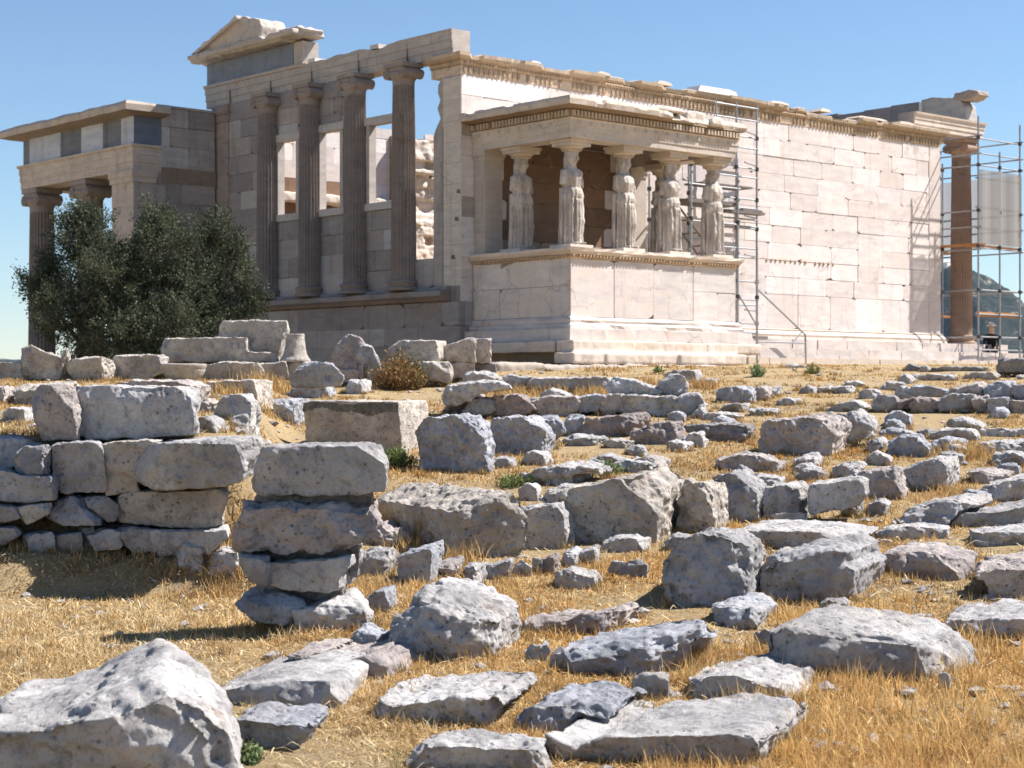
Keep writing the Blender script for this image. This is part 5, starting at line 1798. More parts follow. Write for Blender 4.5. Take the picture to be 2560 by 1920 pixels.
# ---- foreground slabs ------------------------------------------------
for a in [
 ('H', 'huge porous white boulder filling the lower left corner', 'w', 1.1, 1, 6.2, .1, '-220,1480 -60,1300 0,1240 150,1170 400,1050 640,950 800,908 885,872 985,872 1065,922 1180,970 1285,1040 1335,1120 1365,1250 1405,1450 1470,1680 1480,1800 -220,1800'),
 ('J', 'largest grey boulder at the lower right, rising from the grass', 'n', .8, 2, None, .1, '636,745 660,690 780,650 1000,648 1250,668 1400,678 1550,698 1720,738 1852,770 1882,850 1965,950 1952,1012 1850,1045 1600,1108 1400,1128 1200,1088 1050,1040 850,1055 665,1025 645,900'),
 ('J', 'small bluish stone behind the largest grey boulder', 'b', .6, 2, None, 0, '298,702 360,650 480,638 640,648 690,690 640,755 560,805 450,795 378,742'),
 ('J', 'smooth white slab shaped like a leaf with a shadow under its right tip', 'w', 1.0, 1, None, .2, '155,1112 200,1060 400,1018 560,1008 700,1048 880,1098 1000,1168 1065,1240 980,1265 900,1255 640,1255 400,1195 245,1172'),
 ('S', 'widest flat white slab near the bottom edge of the photo', 'w', 1.1, 1, None, .1, '1362,1888 1420,1845 1500,1808 1580,1782 1700,1776 1800,1771 1962,1771 1987,1790 2000,1831 2020,1868 1950,1888 1850,1908 1700,1930 1560,1922 1420,1908'),
 ('S', 'long dark-fronted boulder lying in the grass at the lower centre', 'b', .6, 2, None, .2, '1391,1642 1400,1610 1450,1595 1540,1570 1640,1554 1750,1547 1792,1570 1742,1602 1735,1632 1660,1658 1560,1678 1480,1694 1400,1690'),
 ('J', 'low white stone at the right edge, level with the largest grey boulder', 'w', .8, 1, None, 0, '1735,725 1850,690 2050,654 2350,648 2350,860 2100,868 1950,825 1878,782'),
 ('I', 'flat oval white slab lower left of centre', 'w', 1.0, 1, None, 0, '328,1312 450,1240 700,1178 950,1148 1200,1148 1335,1165 1255,1212 1182,1295 1172,1335 1000,1395 800,1418 550,1428 400,1405 338,1362'),
 ('I', 'dark blue shaded stone standing on edge beside the oval slab', 'b', .6, 1, None, .25, '1165,1390 1218,1240 1320,1188 1500,1172 1800,1172 1985,1190 2005,1240 1850,1272 1700,1292 1600,1405 1450,1415 1190,1478'),
 ('I', 'long low beam-like stone right of the speckled boulder', 'p', .45, 1, None, .2, '1228,802 1300,748 1600,708 1900,652 1955,690 1945,752 1800,792 1500,865 1350,856 1238,845'),
 ('I', 'white slab cut by the bottom edge in the middle of the photo', 'w', .9, 1, None, 0, '420,1675 560,1560 640,1538 950,1548 1200,1558 1352,1620 1440,1710 1200,1730 600,1730'),
 ('S', 'long slab with a crumbling front edge right of the corner boulder', 'w', .9, 1, None, .1, '545,1692 650,1672 773,1660 902,1662 936,1705 920,1740 800,1752 692,1748 600,1780 553,1765'),
 ('I', 'wedge-shaped pale stone with reddish stains in front of the pillar', 'p', .6, 1, None, .1, '-190,985 0,985 200,948 500,898 552,895 642,990 702,1040 600,1118 400,1108 290,1045 100,1015'),
 ('H', 'weathered slab streaked with grey at the lower left, beside the clover', 'b', .8, 1, None, 0, '1395,1385 1500,1348 1800,1368 2010,1430 1850,1505 1600,1565 1425,1565'),
 ('I', 'little flat white stone between the speckled boulder and the dark-fronted boulder', 'w', .3, 2, None, 0, '1260,990 1320,960 1400,955 1410,985 1330,1020 1270,1020'),
 ('J', 'tiny white stone alone in the orange grass at the lower right', 'w', .12, 2, None, 0, '1690,1165 1720,1150 1755,1170 1745,1205 1700,1205'),
]: stone(*a, grp='fs', amp=.45 if 'corner' in a[1] else .75)
# ---- the marble block and its neighbours -----------------------------
for a in [
 ('S', 'big squared marble block with a dark lichen band under its top edge', 'c', 1.15, 0, None, .36, '765,1002 800,997 993,999 996,1132 900,1128 768,1118'),
]:
    mblock = stone(*a, cat='marble block', name='marble_block', amp=.45)
for a in [
 ('F', 'tall blue-grey block standing in front of the marble block', 'b', .5, 1, None, 0, '592,410 610,370 640,340 780,335 1030,322 1047,400 1066,520 1072,620 1040,692 900,702 640,692 610,550'),
 ('F', 'pale blue knobbly block right of the tall blue-grey block', 'b', .5, 1, None, 0, '1040,365 1150,333 1300,338 1400,390 1442,460 1422,532 1300,562 1180,592 1055,572'),
 ('F', 'shaded stone in the gap behind the pale blue knobbly block', 'b', .4, 1, 20.5, 0, '1340,350 1450,345 1492,430 1440,482 1395,405'),
 ('F', 'grey stone wedged under the low wall, left of the dark red block', 'b', .4, 1, 21.8, 0, '1485,425 1540,350 1608,338 1612,442 1500,475'),
 ('F', 'dark red-fronted block with a white top', 'r', .6, 1, None, .1, '1598,412 1640,355 1900,328 2012,318 2027,370 1930,432 1860,482 1700,478 1608,450'),
 ('S', 'dark brown boulder with a wavy top edge', 'r', .5, 2, None, 0, '1572,1102 1597,1075 1640,1056 1700,1051 1714,1075 1706,1096 1650,1114 1600,1112'),
 ('F', 'flat stone lying in grass in front of the dark red block', 'g', .5, 2, None, 0, '1495,505 1560,468 1680,478 1765,500 1700,524 1560,534'),
 ('F', 'flat mottled slab with a dark front under the green weeds', 'n', .8, 1, None, 0, '1235,715 1320,650 1520,613 1700,628 1805,660 1760,702 1600,694 1590,742 1400,764 1270,784'),
 ('F', 'pale slab partly hidden behind the broad cream boulder', 'w', .6, 1, None, 0, '1810,655 1880,608 2000,608 2100,640 1960,668 1800,698'),
 ('F', 'thin flat stone in the dry grass below the dark brown boulder', 'n', .4, 1, None, 0, '1745,525 1840,508 1925,530 1845,550'),
]: stone(*a, grp='sc')
# ---- low wall below the porch ---------------------------------------
W = 24.6
for a in [
 ('F', 'white sloping stone at the left end of the low wall, beside the marble block', 'w', .7, 1, W - .2, 0, '766,245 788,170 850,148 1000,128 1130,148 1158,172 960,205 930,245 850,272 778,272'),
 ('F', 'small wedge stone under the white sloping stone', 'g', .5, 1, W, 0, '885,305 930,250 1042,233 1055,300 1020,335 898,325'),
 ('F', 'dark brown-fronted stone, third along the low wall', 'r', .5, 1, W, 0, '1040,295 1080,225 1200,213 1300,240 1308,292 1240,335 1078,335'),
 ('F', 'long pinkish stone in the middle of the low wall', 'p', .5, 1, W, 0, '1298,262 1400,223 1565,223 1580,290 1500,335 1380,345 1318,312'),
 ('F', 'pale blue stone right of the long pinkish one', 'b', .5, 1, W, 0, '1562,232 1700,213 1740,230 1695,302 1600,315 1565,282'),
 ('F', 'reddish triangular stone in the low wall', 'p', .5, 1, W, 0, '1722,245 1770,213 1856,213 1858,312 1740,330 1708,292'),
 ('F', 'broad light stone at the right end of the low wall', 'n', .55, 1, W - .1, 0, '1850,242 1900,208 2000,208 2155,230 2186,280 2150,335 1990,340 1876,315'),
 ('F', 'white slab lying on top of the low wall near its right end', 'w', .6, 1, W + .2, 0, '1775,155 1830,108 1950,128 2098,180 2060,206 1900,213 1796,205'),
 ('S', 'roundish stone perched at the right end on top of the low wall', 'n', .5, 2, W + .2, 0, '1652,955 1667,937 1695,937 1714,960 1706,987 1670,990 1654,976'),
 ('G', 'pale stone tumbled at the right end of the low wall', 'w', .5, 1, W - .2, 0, '60,375 120,328 200,333 248,400 200,415 160,445 78,435'),
 ('G', 'white broken stone low down at the right end of the wall', 'w', .4, 1, W - .5, 0, '148,495 240,395 250,495'),
 ('G', 'light stone between the round perched stone and the tumbled one', 'n', .4, 1, W - .15, 0, '-5,345 60,348 64,432 -5,465'),
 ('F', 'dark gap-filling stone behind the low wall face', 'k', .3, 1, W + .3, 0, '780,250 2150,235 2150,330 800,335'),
 ('F', 'hump-backed white stone with a dark hollow above the low wall', 'w', .5, 2, W + 5.0, 0, '895,125 950,75 1040,73 1095,100 1160,165 1060,138'),
 ('F', 'pale boulder peeping over the low wall, next to the hump-backed stone', 'n', .5, 2, W + 5.4, 0, '1135,115 1180,93 1335,108 1292,135 1200,168'),
 ('F', 'long flat pale stone among dry grass above the low wall', 'n', .6, 1, W + 5.0, 0, '1292,145 1380,113 1700,108 1785,110 1752,185 1650,178 1500,168 1325,168'),
 ('F', 'small round stone sitting at the foot of the porch foundation', 'c', .3, 2, 36.5, 0, '1346,88 1380,68 1413,80 1414,112 1348,112'),
]: stone(*a, grp='uw')
# ---- ridge in front of the tree --------------------------------------
W = 30.0
for a in [
 ('A', 'hollowed stump of a column at the left end of the ridge', 'c', .9, 1, W, 0, '146,985 152,920 200,898 290,950 370,972 385,928 402,928 414,1000 418,1080 380,1104 160,1104'),
 ('A', 'squat round drum fragment beside the hollowed column stump', 'c', 1.0, 2, W - .2, 0, '410,1030 450,985 600,968 660,988 702,1040 710,1092 600,1108 425,1104'),
 ('A', 'rough pale block on the ridge between the round drum and the moulded bowl', 'c', .8, 1, W, 0, '702,985 730,953 1000,953 1018,980 985,1052 900,1094 740,1104 712,1042'),
 ('A', 'long low block on the ridge in front of the tree, partly shaded', 'c', 1.0, 1, W + .6, .2, '1008,905 1040,860 1540,850 1540,935 1700,940 1705,994 1320,1000 1050,996 1014,965'),
 ('A', 'tallest squared block on the ridge, before the dark temple base', 'c', .9, 0, W + .9, .1, '1352,860 1380,744 1540,743 1752,744 1760,800 1732,882 1704,996 1555,996 1360,990'),
 ('A', 'pale stone under the long low ridge block', 'c', .8, 1, W + .1, 0, '1262,1085 1290,1018 1400,998 1560,1008 1605,1040 1595,1095 1400,1100 1285,1104'),
 ('A', 'square pale stone under the tallest ridge block', 'c', .7, 0, W + .2, 0, '1596,1012 1740,998 1755,1094 1598,1096'),
 ('A', 'stone carrying the small column base', 'c', .9, 1, W + .5, 0, '1738,1005 1910,994 1915,1045 1800,1090 1748,1095'),
 ('A', 'long slab of the terrace edge behind the big white wall block', 'c', .9, 1, None, 0, '85,1135 210,1118 485,1112 480,1200 210,1275 108,1268'),
 ('A', 'flat pinkish terrace slab above the big white wall block', 'p', .9, 1, None, 0, '700,1115 900,1098 1200,1098 1298,1130 1285,1215 1220,1248 800,1235'),
 ('A', 'low cream slab behind a clump of brown grass', 'c', .8, 0, None, 0, '1275,1110 1662,1098 1676,1215 1300,1220'),
 ('A', 'loose blue-white stone right of the column base', 'b', .7, 1, W - 4.6, 0, '1795,1085 1850,1030 1930,998 2022,1008 2095,1092 2085,1135 1960,1144 1815,1144'),
 ('A', 'grey stone supporting the loose blue-white stone', 'b', .7, 1, None, 0, '1738,1198 1800,1150 1900,1128 2055,1138 2056,1206 1900,1224 1755,1218'),
 ('A', 'white peaked stone in front of the terrace, shaded on its left', 'w', .6, 1, None, .1, '1300,1335 1380,1240 1440,1188 1520,1186 1595,1230 1600,1290 1585,1368 1420,1378 1325,1358'),
 ('A', 'squared blue-grey stone right of the white peaked stone', 'b', .6, 1, None, 0, '1595,1300 1620,1230 1700,1213 1895,1213 1876,1300 1876,1345 1750,1365 1605,1366'),
 ('A', 'low grey stone in front of the white peaked stone', 'n', .5, 2, None, 0, '1208,1355 1300,1330 1400,1378 1415,1415 1330,1436 1205,1430'),
 ('A', 'pinkish stone at the left edge below the ridge', 'p', .7, 2, None, 0, '-90,1150 70,1138 94,1190 72,1248 -90,1256'),
 ('A', 'white flat stone at the far left above the wall', 'w', .5, 1, None, 0, '22,1330 80,1288 200,1298 212,1345 150,1378 35,1375'),
 ('A', 'pale stone at the left end of the ridge, half shaded by the column stump', 'c', .9, 1, W + .3, 0, '-90,1010 135,1003 150,1060 60,1108 -90,1112'),
 ('A', 'white stone on the left wall behind the rounded pinkish block', 'w', .5, 2, 14.5, 0, '90,1435 210,1378 260,1455 130,1470'),
 ('B', 'upright split standing stone before the dark temple base', 'p', .7, 1, W + 1.8, 0, '82,980 118,880 170,833 232,850 264,900 270,965 228,1005 222,1048 130,1060 86,1035'),
 ('B', 'pointed white stone leaning beside the split standing stone', 'n', .5, 1, W + 1.4, 0, '226,1010 253,910 290,893 322,920 354,1010 360,1065 332,1108 238,1104'),
 ('B', 'small pinkish support stone under the split standing stone', 'p', .5, 1, W + 1.5, 0, '126,1050 226,1042 230,1105 136,1115'),
 ('B', 'pale stone below the leaning white stone', 'w', .6, 1, None, 0, '130,1165 210,1103 300,1098 318,1195 126,1198'),
 ('B', 'finely moulded pale block above the dry bush', 'c', .9, 0, W + 2.0, .2, '505,920 545,880 548,868 752,866 765,960 742,990 515,992'),
 ('B', 'shaded left end stone of the moulded pale block', 'c', .7, 0, W + 2.3, 0, '438,915 492,868 548,868 545,990 450,945'),
 ('B', 'pale block under the moulded block, right of the dry bush', 'c', .8, 1, W + 1.4, 0, '575,1015 640,998 772,998 800,1050 785,1118 700,1108 615,1065'),
 ('B', 'moulded fragment with a bright edge, left of the square shaded block', 'c', .8, 0, W + 2.5, 0, '766,905 900,853 938,853 940,990 785,990'),
 ('B', 'square shaded block with a small knob at the corner of the ridge', 'p', .8, 0, W + 2.8, 0, '932,862 1032,858 1034,995 932,995'),
 ('B', 'first block of the low course left of the porch foundation', 'p', .8, 0, W + 2.6, 0, '776,1003 932,1002 934,1085 798,1090'),
 ('B', 'second block of the low course, shaded, left of the porch foundation', 'k', .8, 0, W + 3.0, 0, '936,1006 1062,1004 1064,1075 938,1082'),
]: stone(*a, grp='rg', amp=.75)
# ---- right: fragments, low wall and rocks ----------------------------
for a in [
 ('G', 'grey long rock in the grass at the right of the low wall', 'b', .6, 2, None, 0, '322,362 350,300 420,278 530,278 562,320 578,378 500,390 420,394 336,384'),
 ('G', 'pinkish rock leaning on the grey long rock', 'p', .5, 1, None, 0, '538,292 640,278 664,330 622,380 572,378'),
 ('G', 'pale end piece right of the pinkish rock', 'w', .4, 1, None, 0, '655,286 722,282 706,345 652,350'),
 ('G', 'long dark stone lying in the dry grass left of the double boulder', 'k', .5, 1, None, 0, '120,512 300,498 450,498 556,508 545,562 450,614 350,634 250,604 175,562'),
 ('G', 'pale small boulder in front of the long dark stone', 'w', .35, 2, None, 0, '116,602 170,558 242,558 280,642 200,668'),
 ('G', 'flat white stone left of the pale small boulder', 'w', .3, 2, None, 0, '20,655 60,628 142,628 175,652 130,684 55,694'),
 ('G', 'big rough boulder with brown chipped faces, left part of the double boulder', 'p', .8, 1, None, .1, '583,505 640,468 740,478 900,448 1000,438 1135,438 1148,560 1122,625 1050,665 940,695 860,710 740,718 660,704 612,624 603,540'),
 ('G', 'smoother pale right part of the double boulder', 'n', .7, 1, 20.3, .1, '1128,455 1200,428 1272,478 1300,530 1285,592 1136,625'),
 ('G', 'white slab lying on the grass behind the double boulder', 'w', .9, 1, None, 0, '925,435 1100,398 1200,383 1285,410 1200,444 1000,448'),
 ('G', 'half-shaded slab at the foot of the double boulder', 'p', .7, 1, None, 0, '290,795 340,708 430,678 600,688 745,760 700,796 500,806 320,814'),
 ('G', 'white stone in the grass beneath the double boulder', 'w', .4, 1, None, 0, '795,742 860,713 962,718 952,765 880,795 815,785'),
 ('G', 'small dark pointed stone right of the double boulder', 'b', .35, 1, None, 0, '1366,492 1440,488 1525,540 1505,565 1375,555'),
 ('G', 'grey squat stone below the dark pointed stone', 'b', .4, 1, None, 0, '1326,562 1400,543 1465,550 1442,604 1345,595'),
 ('G', 'bluish slanting rock in the middle of the right field', 'b', .6, 1, None, 0, '1376,614 1450,578 1580,573 1656,640 1645,695 1520,726 1396,685'),
 ('G', 'bright white stone touching the right end of the double boulder', 'w', .4, 1, None, 0, '1246,625 1340,588 1365,640 1302,696 1246,664'),
 ('G', 'pale rock behind the wedge with the dark face on the right', 'w', .6, 1, None, 0, '1636,574 1720,538 1900,543 1940,590 1922,625 1780,615 1648,605'),
 ('G', 'rock with a dark wedge-shaped face beside an orange grass tuft', 'b', .5, 1, None, 0, '1636,644 1700,588 1785,588 1836,660 1792,696 1668,676'),
 ('G', 'tapering white rock pointing right, alone in the grass', 'w', .6, 1, None, 0, '1740,524 1770,478 1830,473 1950,508 2056,546 2000,566 1845,550'),
 ('G', 'white flat rock with a shaded front at the right edge of the field', 'w', .7, 1, None, 0, '1935,624 2100,603 2300,605 2300,690 2100,706 1975,664'),
 ('G', 'dark-spotted rock at the right edge below the flat white rock', 'n', .6, 1, None, 0, '1990,764 2030,718 2120,703 2212,728 2330,760 2212,786 2050,786'),
 ('G', 'pink-shadowed block in the orange grass near the right edge', 'p', .6, 1, None, 0, '1865,804 2000,788 2145,810 2050,855 1950,886 1895,842'),
 ('G', 'small boulder beside the weeds on the lowest temple step', 'c', .7, 2, 39.0, 0, '716,212 740,160 800,148 890,173 908,208 830,215 740,215'),
]: stone(*a, grp='sc')
for a in [
 ('G', 'left stub stone of the right-hand wall, upper course', 'b', .6, 1, 26.6, 0, '1502,315 1560,283 1640,288 1808,320 1700,336 1558,342'),
 ('G', 'dark end stone at the left of the right-hand wall', 'b', .5, 1, 25.6, 0, '1292,388 1340,343 1420,348 1446,400 1400,436 1316,428'),
 ('G', 'second stone from the left in the lower course of the right-hand wall', 'r', .5, 1, 25.6, 0, '1444,375 1545,358 1536,414 1458,420'),
 ('G', 'dark round-topped stone in the lower course of the right-hand wall', 'r', .5, 1, 25.4, 0, '1522,410 1560,353 1664,358 1686,420 1640,450 1534,450'),
 ('G', 'longest stone in the lower course of the right-hand wall', 'g', .5, 1, 25.3, 0, '1684,375 1780,333 1904,338 1926,400 1850,438 1696,438'),
 ('G', 'narrow brownish stone in the lower course of the right-hand wall', 'p', .5, 1, 25.2, 0, '1906,354 1992,343 2004,424 1918,436'),
 ('G', 'squared bluish stone in the lower course of the right-hand wall', 'b', .5, 0, 25.1, 0, '1998,362 2114,353 2116,448 2003,446'),
 ('G', 'weathered reddish stone in the upper course of the right-hand wall', 'p', .5, 1, 25.6, 0, '1770,305 1950,263 1990,300 1975,346 1798,326'),
 ('G', 'rounded pale block in the upper course of the right-hand wall', 'b', .5, 1, 25.4, 0, '1984,295 2040,258 2144,258 2152,322 2112,356 1996,356'),
 ('G', 'upper block of the right-hand wall cut by the photo edge', 'b', .5, 1, 25.3, 0, '2154,284 2330,260 2330,378 2166,356'),
 ('G', 'lowest stone of the right-hand wall at the photo edge', 'r', .5, 1, 25.1, 0, '2116,380 2330,370 2330,466 2126,456'),
 ('G', 'long dark slab at the right edge beneath the scaffold', 'k', .8, 1, 34.5, 0, '2060,122 2100,112 2330,108 2330,195 2066,204'),
]: stone(*a, grp='rw', cat='wall stone')
for a in [
 ('G', 'pale heap stone at the left of the far fragments, before the right-hand wall', 'n', .5, 1, None, 0, '1292,290 1370,248 1485,258 1475,304 1320,315'),
 ('G', 'grey fragment beside a gap, left of the right-hand wall', 'n', .4, 1, None, 0, '1205,318 1290,298 1336,330 1294,365 1218,350'),
 ('G', 'low flat fragment with a straight top in the far grass', 'n', .4, 1, None, 0, '1036,314 1160,303 1185,325 1042,334'),
 ('G', 'pinkish-white fragment in the far grass, middle of the field', 'w', .4, 2, None, 0, '836,305 890,278 950,300 934,336 848,336'),
 ('G', 'cream fragment just right of the pinkish-white one', 'c', .4, 1, None, 0, '946,294 1010,283 1036,310 958,330'),
 ('G', 'small white fragment above the straight-topped one', 'w', .3, 1, None, 0, '1116,268 1200,263 1226,280 1148,294'),
 ('G', 'stepped flat fragment alone in the left part of the field', 'n', .4, 1, None, 0, '696,390 760,368 834,383 824,400 700,406'),
 ('G', 'grey angular fragment near the moulded rings on the right', 'n', .5, 1, None, 0, '1446,244 1490,203 1550,240 1525,274 1456,269'),
 ('G', 'curved pale kerb fragment on the right, below the temple corner', 'n', .6, 1, None, 0, '1545,232 1640,208 1795,213 1806,240 1740,254 1556,250'),
 ('G', 'dark boulder near the temple steps on the right', 'k', .6, 1, None, 0, '1464,178 1520,143 1584,165 1596,194 1474,196'),
 ('G', 'second dark boulder near the temple steps, pale on its right side', 'g', .5, 1, None, 0, '1584,162 1630,153 1656,195 1596,202'),
 ('G', 'thin white slab showing through the grass, left of the double boulder', 'w', .5, 1, None, 0, '240,462 400,453 486,480 400,500 250,496'),
 ('G', 'scattered flat stone flush with the grass above the thin white slab', 'n', .4, 1, None, 0, '266,442 400,418 524,420 524,440 300,450'),
 ('G', 'dark low row stone right of the two dark boulders', 'k', .6, 1, None, 0, '1640,172 1720,160 1900,158 1990,168 1980,192 1650,196'),
 ('G', 'grey slab by the path of stones below the long dark slab', 'n', .5, 1, None, 0, '1840,225 1920,205 2010,205 2060,225 1980,245 1850,246'),
]: stone(*a, grp='ff', cat='stone fragment', name='stone_fragment')

for a in [
 ('G', 'pale stone in orange grass between the double boulder and the pinkish pitted stone', 'w', .5, 1, None, 0, '1040,790 1110,742 1215,755 1240,800 1150,860 1060,845'),
 ('G', 'small stone lying in the gap under the clean-edged overhanging block', 'n', .35, 1, None, 0, '1095,1062 1130,1035 1225,1030 1220,1075 1120,1095'),
 ('G', 'long pale slab near the porch steps at the left end of the far grass', 'n', .8, 1, None, 0, '0,205 105,180 225,190 238,262 120,248 0,240'),
 ('G', 'low stone just below the long pale slab by the porch steps', 'g', .5, 1, None, 0, '120,265 240,250 320,255 322,280 200,285'),
 ('G', 'thin slab shelf in the grass behind the long dark stone', 'n', .6, 1, None, 0, '525,445 690,438 715,462 540,470'),
 ('G', 'flat slabs strip at the right edge behind the flat white rock', 'w', .6, 1, None, 0, '1930,580 2060,566 2320,572 2320,600 2080,604'),
 ('G', 'short dark slab in the shade left of the rounded wedge rock', 'k', .4, 1, None, 0, '1560,575 1640,560 1650,600 1580,612'),
 ('G', 'half-buried grey stone below the dark-faced wedge rock', 'g', .4, 2, None, 0, '1690,730 1760,705 1850,720 1840,760 1720,765'),
 ('G', 'half-buried pale stone left of the long low slab', 'n', .45, 2, None, 0, '1255,1040 1330,1015 1390,1035 1375,1085 1275,1090'),
 ('G', 'flat pale stone in front of the honeycombed block', 'n', .5, 1, None, 0, '660,1130 780,1112 880,1118 870,1150 700,1158'),
 ('J', 'broken white stone at the foot of the largest grey boulder, on its left', 'w', .3, 1, None, 0, '560,905 610,880 650,900 640,950 575,950'),
 ('I', 'thin pale slab edge in the straw below the long beam-like stone', 'n', .5, 1, None, 0, '1420,1050 1560,1020 1700,1030 1680,1060 1480,1075'),
 ('A', 'small pale stone under the white peaked stone', 'n', .4, 1, None, 0, '1415,1385 1480,1368 1525,1385 1515,1425 1425,1425'),
 ('A', 'cream stone tucked behind the white peaked stone', 'c', .5, 1, None, 0, '1215,1262 1290,1245 1355,1262 1345,1310 1225,1315'),
 ('F', 'low grey slab between the tall blue-grey block and the long cut block', 'g', .6, 1, None, 0, '445,842 520,798 600,792 640,812 560,845'),
 ('F', 'small white chip beside the green creeping plant', 'w', .3, 1, None, 0, '2085,470 2150,440 2200,460 2190,510 2110,510'),
]: stone(*a, grp='ff', cat='stone fragment', name='stone_fragment')

# dark crust band along the top of the marble block's shaded face
p0, p1 = at(768, 1004, 1), at(990, 1003, 1)
mm = mblock.data
co = np.array([v.co[:] for v in mm.vertices])
axis = RT - .34 * FW * -1
nrm = np.array((RT[0] * .32 - FW[0], RT[1] * .32 - FW[1], 0)) * np.array((1, 1, 1))
band = []
tp = co[:, 2].max()
for p in mm.polygons:
    n = np.array(p.normal)
    c = np.array(p.center)
    if n @ FW < -.3:
        u = c @ RT
        lo = tp - .135 - .03 * math.sin(u * 5.5 + 1) - .015 * math.sin(u * 17)
        if lo < c[2] < tp - .04 + .012 * math.sin(u * 9): band.append(p.index)
bm = bmesh.new(); bm.from_mesh(mm); bm.faces.ensure_lookup_table()
keepf = set(band)
# only the largest connected patch
comps, seen = [], set()
for i0 in band:
    if i0 in seen: continue
    st_, cp = [i0], []
    seen.add(i0)
    while st_:
        j = st_.pop(); cp.append(j)
        for e_ in bm.faces[j].edges:
            for g_ in e_.link_faces:
                if g_.index in keepf and g_.index not in seen: seen.add(g_.index); st_.append(g_.index)
    comps.append(cp)
keepf = set(max(comps, key=len))
bmesh.ops.delete(bm, geom=[f for f in bm.faces if f.index not in keepf], context='FACES')
for v in bm.verts: v.co += v.normal * .004
me = bpy.data.meshes.new('lichen_band'); bm.to_mesh(me); bm.free()
me.materials.clear(); me.materials.append(mat_plain('dark_lichen', (0.13, 0.125, 0.11), 0.95, 0, .4, 14)); me.shade_smooth()
lb = bpy.data.objects.new('lichen_band', me); COL.objects.link(lb); child(lb, mblock)

# ---- gravel: stone chips strewn between the stones
def gravel():
    n = 3000
    u = RNG.random(n)
    d = (5.2 ** -.25 + u * (38 ** -.25 - 5.2 ** -.25)) ** -4
    q = RNG.uniform(-.45, .45, n)
    X = CAMP[0] + FW[0] * d + RT[0] * q * d
    Y = CAMP[1] + FW[1] * d + RT[1] * q * d
    nn = vnoise(np.stack([X * .8, Y * .8, X * 0], -1) + 70)
    k = (RNG.random(n) < .35 + .9 * nn) & ~((X > -.4) & (Y > -4.6))
    X, Y, d = X[k], Y[k], d[k]
    Z = terrain(X, Y)
    O = np.array([(1, 0, 0), (-1, 0, 0), (0, 1, 0), (0, -1, 0), (0, 0, 1), (0, 0, -1), (.6, .6, .5), (-.6, .5, .6), (.5, -.6, .6), (-.6, -.6, .4)], float)
    bm = bmesh.new()
    for v in O: bm.verts.new(v)
    bmesh.ops.convex_hull(bm, input=bm.verts)
    bm.verts.index_update()
    F = [[v.index for v in f.verts] for f in bm.faces]
    O = np.array([v.co[:] for v in bm.verts]); bm.free()
    V, Fs = [], []
    for i in range(len(X)):
        s_ = RNG.uniform(.008, .03) * (1 + .04 * d[i]) * (1.6 if RNG.random() < .12 else 1)
        a = RNG.uniform(0, 6.28)
        R = np.array([[math.cos(a), -math.sin(a), 0], [math.sin(a), math.cos(a), 0], [0, 0, 1]])
        v = (O * RNG.uniform(.6, 1.3, O.shape) * np.array((1.2, .9, .6)) * s_) @ R.T + (X[i], Y[i], Z[i] + s_ * .25)
        b0 = len(V) * len(O)
        V.append(v)
        Fs += [[j + b0 for j in f] for f in F]
    me = bpy.data.meshes.new('gravel')
    me.from_pydata(np.vstack(V).tolist(), [], Fs)
    me.materials.append(M['rock'])
    o = bpy.data.objects.new('gravel', me); COL.objects.link(o)
    o.color = (1.02, .98, .95, 1)
    tag(o, 'small stone chips strewn over the dry ground', 'gravel', kind='stuff')
gravel()

# ---- low stones nearly flush with the grass, filling the gaps of the field
def inside_any(p, pad):
    for f, _z in FOOT:
        c = f.mean(0)
        if np.hypot(*(p - c)) < np.abs(f - c).max() * .8 + pad: return True
    return False
nfl, tries = 0, 0
rs_ = random.Random(5)
while nfl < 64 and tries < 4000:
    tries += 1
    if rs_.random() < .86: sx, sy = rs_.uniform(1150, 2560), rs_.uniform(985, 1480)
    else: sx, sy = rs_.uniform(620, 2300), rs_.uniform(1400, 1800)
    d = ground_hit(sx, sy)
    p = at(sx, sy, d + .15)[:2]
    w = rs_.uniform(.14, .34) * (1 + .02 * d)
    if inside_any(p, w * .55): continue
    wp = w / d * FPX
    hp = rs_.uniform(.035, .085) * (1 + .035 * d) / d * FPX + wp * .07
    pts = []
    for fx, fy in ((-.5, .1), (-.38, -.55), (-.1, -1), (.22, -.9), (.45, -.5), (.5, .05), (.2, .2), (-.3, .25)):
        pts.append('%.1f,%.1f' % (sx + (fx + rs_.uniform(-.07, .07)) * wp, sy + (fy + rs_.uniform(-.15, .15)) * hp))
    stone('S', 'low flat stone lying half sunk in the dry grass between larger ruins', rs_.choice('wnngcbp'), w * .8, 1, None, 0, ' '.join(pts), 'low flat stones half sunk in the grass', 'stone', 'flat_stone', .8)
    nfl += 1

